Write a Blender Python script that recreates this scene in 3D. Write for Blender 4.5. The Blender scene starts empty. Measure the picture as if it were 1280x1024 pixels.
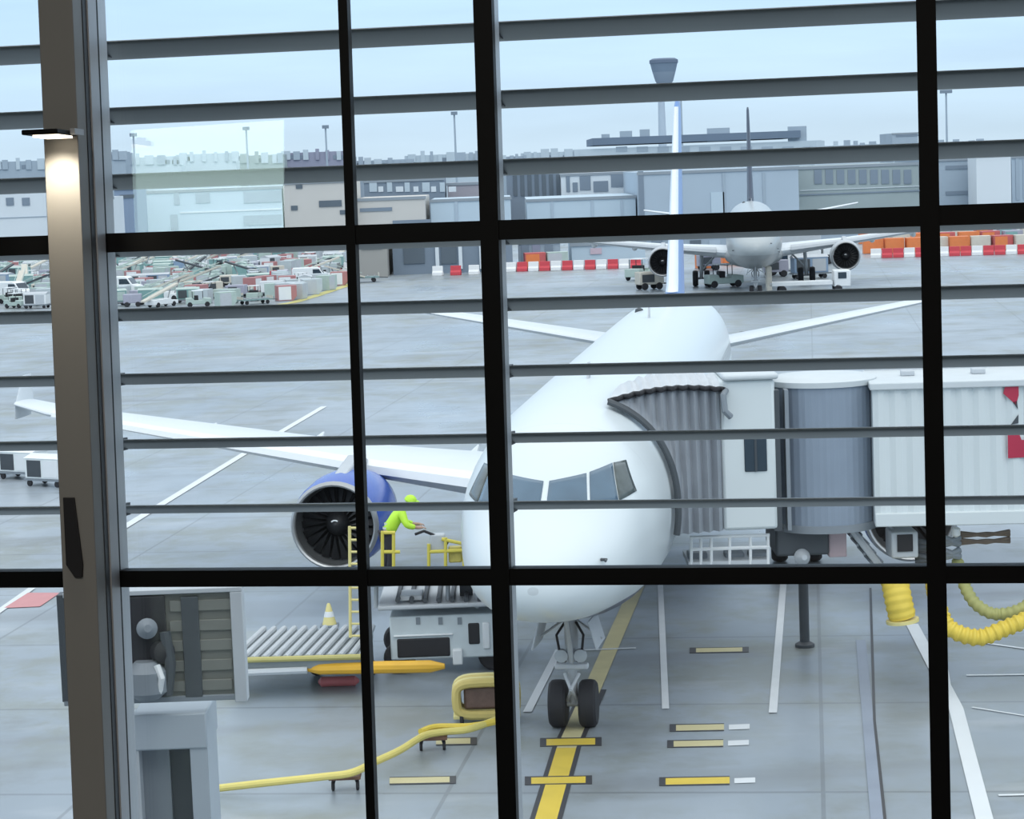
import bpy, bmesh, math, random
from mathutils import Vector, Matrix
random.seed(7)
PI = math.pi
SC = bpy.context.scene
COL = SC.collection
# ------------------------------------------------------------------ camera
EYE = Vector((0, 0, 10.0))
FPX = 2900.0
PITCH, ROLL, YAW, LEAN, DG = 0.104787, 0.038183, 0.185303, 0.041570, 5.4
_fw = Vector((0, math.cos(PITCH), -math.sin(PITCH)))
_up0 = Vector((0, math.sin(PITCH), math.cos(PITCH)))
_rt0 = Vector((1, 0, 0))
_rt = math.cos(ROLL) * _rt0 - math.sin(ROLL) * _up0
_up = math.sin(ROLL) * _rt0 + math.cos(ROLL) * _up0
cam = bpy.data.objects.new('camera', bpy.data.cameras.new('camera'))
COL.objects.link(cam)
cam.data.sensor_fit = 'HORIZONTAL'
cam.data.sensor_width = 36.0
cam.data.lens = FPX / 1280 * 36.0
cam.data.clip_start = 0.05
cam.data.clip_end = 9000
m = Matrix(((_rt.x, _up.x, -_fw.x), (_rt.y, _up.y, -_fw.y), (_rt.z, _up.z, -_fw.z))).to_4x4()
m.translation = EYE
cam.matrix_world = m
SC.camera = cam


def ray(x, y):
    return _fw + _rt * ((x - 640) / FPX) + _up * ((512 - y) / FPX)


def G(x, y, z=0.0):
    """the place on the apron (or on the level z) that the survey point x, y shows"""
    d = ray(x, y)
    return EYE + d * ((z - EYE.z) / d.z)


def W(x, y, Y):
    """the place at distance Y north of the terminal window"""
    d = ray(x, y)
    return EYE + d * (Y / d.y)


# facade frame: u along the glass, v up the leaning glass, n outwards
U = Vector((math.cos(YAW), -math.sin(YAW), 0))
N0 = Vector((math.sin(YAW), math.cos(YAW), 0))
Vv = math.cos(LEAN) * Vector((0, 0, 1)) + math.sin(LEAN) * N0
Nn = U.cross(Vv) * -1
if Nn.dot(_fw) < 0:
    Nn = -Nn


def ST(x, y, off=0.0):
    d = ray(x, y)
    P = d * ((DG + off) / d.dot(Nn))
    return P.dot(U), P.dot(Vv)


def F(s, t, n=0.0):
    return EYE + U * s + Vv * t + Nn * (DG + n)


FM = Matrix((U, Vv, Nn)).transposed()      # local (s,t,n) -> world

# ------------------------------------------------------------------ materials
MATS = {}


def nodes_of(mt):
    mt.use_nodes = True
    nt = mt.node_tree
    return nt, nt.nodes, nt.links


def mat(name, c, rough=0.5, metal=0.0, var=0.08, scale=3.0, spec=0.5, emit=None, estr=0.0, bump=0.0):
    if name in MATS:
        return MATS[name]
    mt = bpy.data.materials.new(name)
    nt, N, L = nodes_of(mt)
    b = N['Principled BSDF']
    b.inputs['Roughness'].default_value = rough
    b.inputs['Metallic'].default_value = metal
    b.inputs['Specular IOR Level'].default_value = spec
    tc = N.new('ShaderNodeTexCoord')
    nz = N.new('ShaderNodeTexNoise')
    nz.inputs['Scale'].default_value = scale
    nz.inputs['Detail'].default_value = 4
    L.new(tc.outputs['Object'], nz.inputs['Vector'])
    mx = N.new('ShaderNodeMix')
    mx.data_type = 'RGBA'
    mx.inputs['A'].default_value = (*[max(0, v * (1 - var)) for v in c], 1)
    mx.inputs['B'].default_value = (*[min(1, v * (1 + var)) for v in c], 1)
    L.new(nz.outputs['Fac'], mx.inputs['Factor'])
    L.new(mx.outputs['Result'], b.inputs['Base Color'])
    if emit:
        b.inputs['Emission Color'].default_value = (*emit, 1)
        b.inputs['Emission Strength'].default_value = estr
    if bump:
        bp = N.new('ShaderNodeBump')
        bp.inputs['Strength'].default_value = bump
        L.new(nz.outputs['Fac'], bp.inputs['Height'])
        L.new(bp.outputs['Normal'], b.inputs['Normal'])
    MATS[name] = mt
    return mt


# ------------------------------------------------------------------ mesh builder
class MB:
    def __init__(self):
        self.v, self.f = [], []

    def add(self, vs, fs):
        b = len(self.v)
        self.v += [Vector(p) for p in vs]
        self.f += [tuple(b + i for i in q) for q in fs]
        return self

    def box(self, lo, hi, M=None, c=None):
        lo, hi = Vector(lo), Vector(hi)
        vs = [Vector((x, y, z)) for x in (lo.x, hi.x) for y in (lo.y, hi.y) for z in (lo.z, hi.z)]
        if M is not None:
            vs = [M @ p for p in vs]
        if c is not None:
            vs = [p + Vector(c) for p in vs]
        return self.add(vs, [(0, 1, 3, 2), (4, 6, 7, 5), (0, 4, 5, 1), (2, 3, 7, 6), (0, 2, 6, 4), (1, 5, 7, 3)])

    def ring_loft(self, rings, cap=True, closed=True):
        n = len(rings[0])
        b = len(self.v)
        for r in rings:
            self.v += [Vector(p) for p in r]
        for i in range(len(rings) - 1):
            for j in range(n if closed else n - 1):
                k = (j + 1) % n
                self.f.append((b + i * n + j, b + i * n + k, b + (i + 1) * n + k, b + (i + 1) * n + j))
        if cap:
            self.f.append(tuple(b + j for j in range(n))[::-1])
            self.f.append(tuple(b + (len(rings) - 1) * n + j for j in range(n)))
        return self

    def bar(self, p, q, r, n=8, r2=None):
        return self.tube([p, q], r, n, rr=[r, r if r2 is None else r2])

    def tube(self, pts, r, n=10, rr=None, cap=True):
        pts = [Vector(p) for p in pts]
        rings = []
        a = None
        for i, p in enumerate(pts):
            t = (pts[min(i + 1, len(pts) - 1)] - pts[max(i - 1, 0)]).normalized()
            if a is None:
                a = t.orthogonal().normalized()
            else:
                a = (a - t * a.dot(t)).normalized()
            b = t.cross(a)
            R = rr[i] if rr else r
            rings.append([p + (a * math.cos(2 * PI * k / n) + b * math.sin(2 * PI * k / n)) * R for k in range(n)])
        return self.ring_loft(rings, cap)

    def lathe(self, prof, c, axis, n=24, cap=True):
        """prof: (along, radius) pairs about the axis through c"""
        axis = Vector(axis).normalized()
        a = axis.orthogonal().normalized()
        b = axis.cross(a)
        rings = [[Vector(c) + axis * h + (a * math.cos(2 * PI * k / n) + b * math.sin(2 * PI * k / n)) * max(r, 1e-4)
                  for k in range(n)] for h, r in prof]
        return self.ring_loft(rings, cap)

    def wheel(self, c, axis, r, w, n=24):
        return self.lathe([(-w / 2, r * .45), (-w / 2, r * .86), (-w * .36, r * .97), (-w * .15, r), (w * .15, r),
                           (w * .36, r * .97), (w / 2, r * .86), (w / 2, r * .45)], c, axis, n)

    def prism(self, poly, d):
        """polygon of points extruded by the vector d"""
        n = len(poly)
        d = Vector(d)
        P = [Vector(p) for p in poly]
        self.add(P + [p + d for p in P], [tuple(range(n))[::-1], tuple(range(n, 2 * n))] +
                 [(i, (i + 1) % n, n + (i + 1) % n, n + i) for i in range(n)])
        return self

    def build(self, name, mt, parent=None, world=False, bevel=0.0, smooth=True, seg=2):
        me = bpy.data.meshes.new(name)
        vs = self.v
        if parent is not None and world:
            inv = parent_matrix(parent).inverted()
            vs = [inv @ p for p in vs]
        me.from_pydata([tuple(p) for p in vs], [], self.f)
        bm = bmesh.new()
        bm.from_mesh(me)
        bmesh.ops.recalc_face_normals(bm, faces=bm.faces)
        bm.to_mesh(me)
        bm.free()
        me.materials.append(mt)
        if smooth:
            me.polygons.foreach_set('use_smooth', [True] * len(me.polygons))
            me.set_sharp_from_angle(angle=math.radians(34))
        o = bpy.data.objects.new(name, me)
        COL.objects.link(o)
        if parent is not None:
            o.parent = parent
        if bevel:
            b = o.modifiers.new('bevel', 'BEVEL')
            b.width = bevel
            b.segments = seg
            b.limit_method = 'ANGLE'
        return o


def parent_matrix(o):
    M = Matrix.LocRotScale(o.location, o.rotation_euler, o.scale)
    return parent_matrix(o.parent) @ M if o.parent is not None else M


def tag(o, label, cat, group=None, kind=None):
    o['label'] = label
    o['category'] = cat
    if group:
        o['group'] = group
    if kind:
        o['kind'] = kind
    return o


def thing(name, label, cat, loc=(0, 0, 0), rz=0.0, group=None):
    o = bpy.data.objects.new(name, None)
    COL.objects.link(o)
    o.empty_display_size = .2
    o.location = loc
    o.rotation_euler = (0, 0, rz)
    return tag(o, label, cat, group)


KIDS = {}


def copy_tree(o, parent=None):
    c = o.copy()
    COL.objects.link(c)
    if parent is not None:
        c.parent = parent
    for ch in list(o.children):
        copy_tree(ch, c)
    return c


def struct(o, label=None):
    o['kind'] = 'structure'
    if label:
        o['label'] = label
    return o


def box_to(mb, a, b):
    return mb.box([min(a[i], b[i]) for i in range(3)], [max(a[i], b[i]) for i in range(3)])


def smooth_path(pts, k=6):
    pts = [Vector(p) for p in pts]
    out = []
    for i in range(len(pts) - 1):
        p0, p1, p2, p3 = pts[max(i - 1, 0)], pts[i], pts[i + 1], pts[min(i + 2, len(pts) - 1)]
        for j in range(k):
            t = j / k
            out.append(.5 * ((2 * p1) + (p2 - p0) * t + (2 * p0 - 5 * p1 + 4 * p2 - p3) * t * t + (3 * p1 - p0 - 3 * p2 + p3) * t ** 3))
    out.append(pts[-1])
    return out


def pchip(xs, ys):
    n = len(xs)
    h = [xs[i + 1] - xs[i] for i in range(n - 1)]
    dl = [(ys[i + 1] - ys[i]) / h[i] for i in range(n - 1)]
    d = [0.0] * n
    d[0], d[-1] = dl[0], dl[-1]
    for i in range(1, n - 1):
        if dl[i - 1] * dl[i] > 0:
            w1, w2 = 2 * h[i] + h[i - 1], h[i] + 2 * h[i - 1]
            d[i] = (w1 + w2) / (w1 / dl[i - 1] + w2 / dl[i])

    def f(x):
        if x <= xs[0]:
            return ys[0]
        if x >= xs[-1]:
            return ys[-1]
        i = 0
        while x > xs[i + 1]:
            i += 1
        t = (x - xs[i]) / h[i]
        return ((1 + 2 * t) * (1 - t) ** 2 * ys[i] + t * (1 - t) ** 2 * h[i] * d[i] +
                t * t * (3 - 2 * t) * ys[i + 1] + t * t * (t - 1) * h[i] * d[i + 1])
    return f


# shared materials
M_black = mat('black_frame_paint', (.0025, .0026, .003), .5, var=.2, spec=.2)
M_alu = mat('grey_aluminium', (.62, .64, .66), .4, .3)
M_colm = mat('column_paint', (.32, .315, .30), .5, .05, var=.06)
M_strip = mat('column_side_trim', (.55, .56, .58), .4, .2)
M_louv = mat('louvre_grey', (.23, .265, .28), .4, .15, var=.12)
M_dark = mat('dark_rubber', (.02, .02, .024), .7, var=.25)
M_steel = mat('steel', (.42, .43, .44), .35, .6)
M_white = mat('white_paint', (.80, .82, .83), .35, var=.04)
M_lgrey = mat('light_grey_paint', (.5, .53, .56), .5, var=.08)
M_mgrey = mat('mid_grey_paint', (.23, .26, .29), .5, var=.12)
M_dgrey = mat('dark_grey_paint', (.06, .07, .08), .5, var=.2)
M_yel = mat('safety_yellow', (.82, .58, .05), .45, var=.1)
M_pyel = mat('pale_yellow', (.75, .66, .28), .5, var=.12)
M_amber = mat('amber_yellow', (.85, .47, .04), .45, var=.1)
M_red = mat('signal_red', (.55, .05, .05), .45, var=.12)
M_orange = mat('orange_plastic', (.75, .22, .07), .5, var=.12)
M_teal = mat('teal_green', (.16, .33, .33), .5, var=.15)
M_blue = mat('mid_blue', (.10, .2, .42), .45, var=.12)
M_glassd = mat('dark_window_glass', (.03, .05, .07), .12, var=.2)
# ------------------------------------------------------------------ facade
def fbox(mb, s0, s1, t0, t1, n0, n1):
    return mb.box((s0, t0, n0), (s1, t1, n1), FM, EYE + Nn * DG)


T_TOP, T_BOT = 1.55, -1.60
S_L, S_R = -3.3, 2.2
sM2, sM3, sM1 = -1.0415, -0.0246, -1.3769
tT1, tT2 = 0.0733, -0.7468
# glazing mullion that runs beside the column
sC = .5 * (ST(120.5, 0)[0] + ST(160.5, 1024)[0])
trim = 0


def mullion(s, w, label, web=True):
    global trim
    trim += 1
    o = fbox(MB(), s - w / 2, s + w / 2, T_BOT, T_TOP, -.045, -.012).build('trim_%d' % trim, M_black)
    struct(o, label)
    if web:
        fbox(MB(), s - w / 2 + .004, s + w / 2 - .001, T_BOT, T_TOP, -.012, .045).build('glazing_cap', M_alu, o)
    return o


mullion(sC, .018, 'slim black glazing bar beside the grey column')
mullion(sM1, .0225, 'thin black upright bar between the column and the wide mullion', False)
mullion(sM2, .044, 'wide black mullion in the middle of the window')
mullion(sM3, .044, 'wide black mullion at the right of the window')
for tt, h, lb in ((tT1, .046, 'upper black transom across the window'), (tT2, .040, 'lower black transom across the window')):
    trim += 1
    o = fbox(MB(), S_L, S_R, tt - h / 2, tt + h / 2, -.040, -.012).build('trim_%d' % trim, M_black)
    struct(o, lb)
    fbox(MB(), S_L, S_R, tt - h / 2 + .006, tt + h / 2 - .002, -.012, .03).build('glazing_cap', M_dgrey, o)

# glass panes
gm = bpy.data.materials.new('window_glass')
nt, N, L = nodes_of(gm)
N.remove(N['Principled BSDF'])
tr = N.new('ShaderNodeBsdfTransparent')
tr.inputs['Color'].default_value = (.985, .995, .99, 1)
gl = N.new('ShaderNodeBsdfGlossy')
gl.inputs['Roughness'].default_value = 0.0
lw = N.new('ShaderNodeLayerWeight')
lw.inputs['Blend'].default_value = .12
mr = N.new('ShaderNodeMapRange')
mr.inputs['From Min'].default_value = 0.0
mr.inputs['From Max'].default_value = 1.0
mr.inputs['To Min'].default_value = .035
mr.inputs['To Max'].default_value = .5
mx = N.new('ShaderNodeMixShader')
L.new(lw.outputs['Facing'], mr.inputs['Value'])
L.new(mr.outputs['Result'], mx.inputs['Fac'])
L.new(tr.outputs[0], mx.inputs[1])
L.new(gl.outputs[0], mx.inputs[2])
L.new(mx.outputs[0], N['Material Output'].inputs['Surface'])
ss = [S_L, sC, sM1, sM2, sM3, S_R]
ts = [T_BOT, tT2, tT1, T_TOP]
k = 0
for i in range(5):
    for j in range(3):
        k += 1
        o = fbox(MB(), ss[i], ss[i + 1], ts[j], ts[j + 1], -.006, .006).build('window_%d' % k, gm, smooth=False)
        struct(o, 'clear glass pane in the %s row, %s' % (('bottom', 'middle', 'top')[j],
               ('left of the column', 'right of the column', 'between the thin bar and the middle mullion',
                'between the two wide mullions', 'right of the last mullion')[i]))

# louvre blades outside the glass
OFF = .30
kk = (DG + OFF) / DG
names = ['uppermost louvre blade crossing the sky near the top edge', 'second louvre blade from the top, just under the control tower head',
         'third louvre blade, across the far skyline', 'louvre blade hidden mostly behind the upper transom',
         'first louvre blade below the upper transom, under the far aircraft',
         'second louvre blade below the upper transom, over the aircraft crown',
         'third louvre blade below the upper transom, over the fuselage shoulder',
         'lowest louvre blade, across the cockpit windows', ]
tL = [.5384, .3796, .2203, None, -.1029, -.2602, -.4196, -.5803]
tL[3] = .5 * (tL[2] + tL[4]) - .004
tilt = .145 + LEAN
for nm, t in zip(names, tL):
    rings = []
    for s in [S_L + (S_R - S_L) * i / 8 for i in range(9)]:
        ring = []
        for q in range(20):
            a = 2 * PI * q / 20
            x, y = .08 * math.cos(a), .0088 * math.copysign(abs(math.sin(a)) ** .8, math.sin(a))
            n_, t_ = x * math.cos(tilt) + y * math.sin(tilt), -x * math.sin(tilt) + y * math.cos(tilt)
            ring.append(EYE + U * (s * kk) + Vv * (t * kk + t_) + Nn * (DG + OFF + n_))
        rings.append(ring)
    mid = F(sM2 * kk, t * kk, OFF)
    root = thing('sun_louvre', nm, 'louvre blade', mid)
    MB().ring_loft(rings).build('blade', M_louv, root, world=True)
    for s in (sC + .022, sM2 + .03, sM3 + .012):
        b = MB()
        b.box((s * kk - .004, t * kk - .016, DG + .045), (s * kk + .004, t * kk + .016, DG + OFF + .03), FM, EYE)
        b.build('bracket', M_dgrey, root, world=True)

# the column in front of the glass
NC = -.19


def sfit(a, b, off):
    return .5 * (ST(*a, off)[0] + ST(*b, off)[0])


c0 = sfit((47, 0), (91, 1024), NC)
c1 = sfit((88.5, 0), (135, 1024), NC)
cy = (DG + NC)
cb = fbox(MB(), c0, c1, T_BOT, T_TOP, NC, NC + .06).build('column', M_colm, bevel=.002)
struct(cb, 'slender grey steel column standing left in front of the glass')
fbox(MB(), c0 + .012, c1 + .002, T_BOT, T_TOP, NC + .06, NC + .085).build('side_channel', M_dgrey, cb)
fbox(MB(), c0 + .006, c1 + .006, T_BOT, T_TOP, NC + .085, NC + .14).build('side_trim', M_strip, cb)
# lamp on the column
s_l, t_l = ST(45, 168, NC - .05)
s_r, t_r = ST(96, 176, NC - .05)
lroot = thing('column_light', 'small black downlight bracketed to the grey column with a warm glow below', 'light', F(.5 * (c0 + c1), t_l, NC))
sm = .5 * (c0 + c1)
pm = (DG + NC - .05)
fbox(MB(), s_l, s_r - .012, t_l - .006, t_l + .006, NC - .14, NC - .012).build('lamp_housing', M_black, lroot, world=True, bevel=.003)
fbox(MB(), s_r - .012, s_r, t_l - .004, t_l + .010, NC - .06, NC - .002).build('bracket', M_strip, lroot, world=True)
em = mat('lamp_diffuser', (.9, .85, .75), .4, emit=(1, .86, .66), estr=3)
fbox(MB(), s_l + .02, s_r - .018, t_l - .011, t_l - .006, NC - .12, NC - .03).build('diffuser', em, lroot, world=True)
ld = bpy.data.lights.new('column_lamp', 'SPOT')
ld.energy = 6.5
ld.color = (1, .88, .70)
ld.spot_size = math.radians(110)
ld.spot_blend = .9
ld.shadow_soft_size = .02
lo = bpy.data.objects.new('column_lamp', ld)
COL.objects.link(lo)
lo.location = F(sm, t_l - .013, NC - .085)
lo.rotation_euler = (-Vv + Nn * .4).to_track_quat('-Z', 'Y').to_euler()
# dark wedge cover low on the column
p = [ST(79, 622, NC - .004), ST(93, 622, NC - .004), ST(104, 706, NC - .004), ST(103, 722, NC - .004), ST(94, 722, NC - .004), ST(83, 706, NC - .004)]
MB().prism([F(a, b, NC - .001) for a, b in p], -Nn * .006).build('cover_plate', M_dark, cb, bevel=.001)

# ------------------------------------------------------------------ the hall behind the camera
FL = 10 - 1.62
H_L, H_R = -14.0, 9.0
M_floor = mat('terrazzo_floor', (.16, .16, .165), .35, var=.15, scale=8)
M_ceil = mat('ceiling_paint', (.5, .5, .5), .8, var=.04)
M_wall = mat('hall_wall_paint', (.30, .30, .31), .7, var=.05)


def glass_line(s, z, n):
    # foot of the leaning glass at height z
    P = F(s, (z - 10) / Vv.z, n)
    return P


a, b = glass_line(H_L, FL, -.07), glass_line(H_R, FL, -.07)
a.z = b.z = FL
back = Vector((-N0.x * 22, -N0.y * 22, 0))
MB().prism([a, b, b + back, a + back], (0, 0, -.25)).build('floor', M_floor)
a2, b2 = glass_line(H_L, 13.0, -.02), glass_line(H_R, 13.0, -.02)
a2.z = b2.z = 13.0
MB().prism([a2, b2, b2 + back, a2 + back], (0, 0, .2)).build('ceiling', M_ceil)
w0 = Vector((a.x, a.y, FL)) + back * .99
w1 = Vector((b.x, b.y, FL)) + back * .99
MB().prism([w0, w1, w1 + Vector((0, 0, 4.8)), w0 + Vector((0, 0, 4.8))], back.normalized() * .2).build('wall_rear', M_wall)
for nm, q, dr in (('wall_left', a, -1), ('wall_right', b, 1)):
    q = Vector((q.x, q.y, FL))
    MB().prism([q, q + back, q + back + Vector((0, 0, 4.8)), q + Vector((0, 0, 4.8))], U * (.2 * dr)).build(nm, M_wall)
fbox(MB(), H_L, S_L, T_BOT - .05, 3.1, -.04, .12).build('wall_front_left', M_wall)
fbox(MB(), S_R, H_R, T_BOT - .05, 3.1, -.04, .12).build('wall_front_right', M_wall)
fbox(MB(), S_L, S_R, T_TOP, 3.1, -.04, .12).build('wall_front_top', M_wall)
for nm in ('floor', 'ceiling', 'wall_rear', 'wall_left', 'wall_right', 'wall_front_left', 'wall_front_right', 'wall_front_top'):
    struct(bpy.data.objects[nm])
for i, (x, y) in enumerate(((-1.5, 1.0), (1.2, -3.0), (-1.8, -7.0))):
    al = bpy.data.lights.new('ceiling_lamp', 'AREA')
    al.energy = 62
    al.size = 1.2
    al.color = (1, .93, .84)
    ao = bpy.data.objects.new('ceiling_lamp', al)
    COL.objects.link(ao)
    ao.location = (x, y, 12.55)
# lit information screen on the rear wall (its reflection shows in the upper left pane)
scr = mat('screen_face', (.1, .12, .12), .3, emit=(.62, .85, .80), estr=4.5)


def mirror_hit(x, y, dist):
    d = ray(x, y).normalized()
    k_ = DG / d.dot(Nn)
    P = EYE + d * k_
    r = d - Nn * (2 * d.dot(Nn))
    return P + r * dist


q = [mirror_hit(132, 165, 13), mirror_hit(354, 150, 13), mirror_hit(354, 300, 13), mirror_hit(132, 312, 13)]
sroot = thing('information_screen', 'lit pale green screen reflected in the upper left glass pane', 'screen', (q[2] + q[3]) / 2)
MB().prism(q, -N0 * .02).build('screen', scr, sroot, world=True)
cen = (q[0] + q[1] + q[2] + q[3]) / 4
MB().prism([cen + (p_ - cen) * 1.04 - N0 * .021 for p_ in q], -N0 * .06).build('casing', M_dark, sroot, world=True)
bt = (q[2] + q[3]) / 2 - N0 * .05
MB().bar(bt, (bt.x, bt.y, FL), .05).build('stand', M_dgrey, sroot, world=True)

# ------------------------------------------------------------------ ground
gmt = bpy.data.materials.new('wet_concrete')
nt, N, L = nodes_of(gmt)
bs = N['Principled BSDF']
geo = N.new('ShaderNodeNewGeometry')


def noise(scale, detail=5, rough=.55, stretch=None, rot=0.0):
    mp = N.new('ShaderNodeMapping')
    mp.inputs['Scale'].default_value = stretch or (1, 1, 1)
    mp.inputs['Rotation'].default_value = (0, 0, rot)
    L.new(geo.outputs['Position'], mp.inputs['Vector'])
    nz = N.new('ShaderNodeTexNoise')
    nz.inputs['Scale'].default_value = scale
    nz.inputs['Detail'].default_value = detail
    nz.inputs['Roughness'].default_value = rough
    L.new(mp.outputs[0], nz.inputs['Vector'])
    return nz.outputs['Fac']


def ramp(sock, stops):
    r = N.new('ShaderNodeValToRGB')
    e = r.color_ramp.elements
    while len(e) < len(stops):
        e.new(.5)
    for el, (p_, c_) in zip(e, stops):
        el.position = p_
        el.color = (*c_, 1) if len(c_) == 3 else c_
    L.new(sock, r.inputs[0])
    return r.outputs[0]


def mixc(fac, a_, b_, mode='MIX'):
    mxx = N.new('ShaderNodeMix')
    mxx.data_type = 'RGBA'
    mxx.blend_type = mode
    for s_, v_ in ((mxx.inputs['Factor'], fac), (mxx.inputs['A'], a_), (mxx.inputs['B'], b_)):
        if isinstance(v_, (int, float)):
            s_.default_value = v_
        elif isinstance(v_, tuple):
            s_.default_value = (*v_, 1)
        else:
            L.new(v_, s_)
    return mxx.outputs['Result']


base = ramp(noise(.09, 6, .6, (1, .45, 1)), [(.32, (.22, .258, .298)), (.5, (.29, .335, .382)), (.68, (.365, .41, .455))])
stain = ramp(noise(.35, 6, .65), [(.50, (0, 0, 0)), (.66, (1, 1, 1))])
base = mixc(.0, base, (.15, .15, .13)) if False else base
mult = N.new('ShaderNodeMath')
mult.operation = 'MULTIPLY'
mult.inputs[1].default_value = .6
L.new(stain, mult.inputs[0])
base = mixc(mult.outputs[0], base, (.19, .20, .175))
streak = ramp(noise(.22, 3, .5, (.25, 1.6, 1), .35), [(.56, (0, 0, 0)), (.66, (.5, .5, .5))])
base = mixc(streak, base, (.19, .205, .22))
moss = ramp(noise(.55, 7, .7, (1, .8, 1)), [(.46, (0, 0, 0)), (.58, (.42, .42, .42))])
zone = ramp(noise(.06, 2, .4), [(.40, (0, 0, 0)), (.50, (1, 1, 1))])
mz_ = N.new('ShaderNodeMath'); mz_.operation = 'MULTIPLY'
L.new(moss, mz_.inputs[0]); L.new(zone, mz_.inputs[1])
base = mixc(mz_.outputs[0], base, (.215, .22, .15))
pale = ramp(noise(.3, 4, .6, (.5, 1.3, 1), .2), [(.58, (0, 0, 0)), (.72, (.5, .5, .5))])
base = mixc(pale, base, (.45, .48, .51))
# slab joints
mp = N.new('ShaderNodeMapping')
mp.inputs['Rotation'].default_value = (0, 0, .13)
L.new(geo.outputs['Position'], mp.inputs['Vector'])
sp = N.new('ShaderNodeSeparateXYZ')
L.new(mp.outputs[0], sp.inputs[0])


def joint(sock, per, wid):
    a1 = N.new('ShaderNodeMath'); a1.operation = 'PINGPONG'; a1.inputs[1].default_value = per / 2
    L.new(sock, a1.inputs[0])
    a2_ = N.new('ShaderNodeMath'); a2_.operation = 'LESS_THAN'; a2_.inputs[1].default_value = wid
    L.new(a1.outputs[0], a2_.inputs[0])
    return a2_.outputs[0]


jx, jy = joint(sp.outputs['X'], 6.0, .035), joint(sp.outputs['Y'], 6.0, .05)
mxm = N.new('ShaderNodeMath'); mxm.operation = 'MAXIMUM'
L.new(jx, mxm.inputs[0]); L.new(jy, mxm.inputs[1])
jm = N.new('ShaderNodeMath'); jm.operation = 'MULTIPLY'; jm.inputs[1].default_value = .38
L.new(mxm.outputs[0], jm.inputs[0])
base = mixc(jm.outputs[0], base, (.08, .085, .09))
L.new(base, bs.inputs['Base Color'])
rr = N.new('ShaderNodeMapRange')
rr.inputs['From Min'].default_value = .35
rr.inputs['From Max'].default_value = .65
rr.inputs['To Min'].default_value = .26
rr.inputs['To Max'].default_value = .5
L.new(noise(.12, 5, .6, (1, .5, 1)), rr.inputs['Value'])
L.new(rr.outputs[0], bs.inputs['Roughness'])
bs.inputs['Specular IOR Level'].default_value = .5
g = MB()
g.add([(-4000, -30, 0), (4000, -30, 0), (4000, 7000, 0), (-4000, 7000, 0)], [(0, 1, 2, 3)])
struct(g.build('ground', gmt, smooth=False), 'wet grey concrete apron')

# painted markings
P_yel = mat('yellow_road_paint', (.72, .53, .07), .5, var=.15, scale=2)
P_pyel = mat('worn_yellow_paint', (.62, .55, .30), .5, var=.15, scale=2)
P_wht = mat('white_road_paint', (.72, .75, .77), .5, var=.08, scale=2)
P_blk = mat('black_road_paint', (.05, .05, .055), .5, var=.2, scale=2)
P_blu = mat('blue_grey_road_paint', (.27, .31, .38), .5, var=.2, scale=1)
P_red = mat('red_road_paint', (.60, .25, .25), .5, var=.1, scale=2)
_mz = [.008]


def mark(pts, mt, name, label, z=None):
    if z is None:
        _mz[0] += .0003
        z = _mz[0]
    P = [G(x, y, z) for x, y in pts]
    o = MB().prism(P, (0, 0, -.006)).build(name, mt, smooth=False)
    struct(o, label)
    return o


def line(path, w, mt, name, label, z=None):
    """painted stripe of width w (m) along surveyed ground points"""
    if z is None:
        _mz[0] += .0003
        z = _mz[0]
    P = [G(x, y, z) for x, y in path]
    b = MB()
    L_, R_ = [], []
    for i, p_ in enumerate(P):
        t = (P[min(i + 1, len(P) - 1)] - P[max(i - 1, 0)]).normalized()
        n = Vector((-t.y, t.x, 0)) * w / 2
        L_.append(p_ + n)
        R_.append(p_ - n)
    nP = len(P)
    b.add(L_ + R_, [(i, i + 1, nP + i + 1, nP + i) for i in range(nP - 1)])
    return struct(b.build(name, mt, smooth=False), label)


def bar_mark(x0, x1, y, h, mt, label, e0=True, e1=True, slope=-.02):
    mm = 8
    y0, y1 = y, y + slope * (x1 - x0)
    mark([(x0 - (mm if e0 else 0), y0 + h * .66), (x1 + (mm if e1 else 0), y1 + h * .66), (x1 + (mm if e1 else 0), y1 - h * .66), (x0 - (mm if e0 else 0), y0 - h * .66)],
         P_blk, 'lane_marking', 'black border of ' + label)
    mark([(x0, y0 + h / 2), (x1, y1 + h / 2), (x1, y1 - h / 2), (x0, y0 - h / 2)], mt, 'lane_marking', label)


# stand centreline with black edges
line([(672, 1060), (708, 935), (742, 862)], .50, P_blk, 'lane_marking', 'black edging of the yellow stand centreline')
line([(672, 1060), (708, 935)], .34, P_yel, 'lane_marking', 'bright yellow stand centreline in front of the nose wheels')
line([(708, 935), (778, 775), (800, 725)], .34, P_pyel, 'lane_marking', 'worn yellow stand centreline beside the nose gear')
bar_mark(683, 744, 928, 8, P_yel, 'yellow cross bar just in front of the nose wheels')
bar_mark(664, 732, 976, 8, P_yel, 'yellow cross bar nearest on the centreline')
bar_mark(845, 905, 910, 7, P_pyel, 'pale yellow bar right of the centreline, upper of a close pair', True, False)
bar_mark(842, 904, 930, 7, P_pyel, 'pale yellow bar right of the centreline, lower of a close pair', True, False)
bar_mark(832, 912, 977, 8, P_yel, 'bright yellow bar right of the centreline, nearest', True, False)
bar_mark(870, 928, 813, 5, P_pyel, 'small yellow bar between the two white lines')
bar_mark(487, 562, 976, 7, P_pyel, 'yellow bar left of the centreline, nearest', False, True)
bar_mark(545, 588, 927, 7, P_pyel, 'yellow bar under the yellow hose', False, True)
for x_, y_ in ((911, 909), (910, 929), (918, 976)):
    bar_ = [(x_, y_ + 3), (x_ + 26, y_ + 2), (x_ + 26, y_ - 4), (x_, y_ - 3)]
    mark(bar_, P_wht, 'lane_marking', 'short worn white mark at the right end of a yellow bar')
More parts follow.
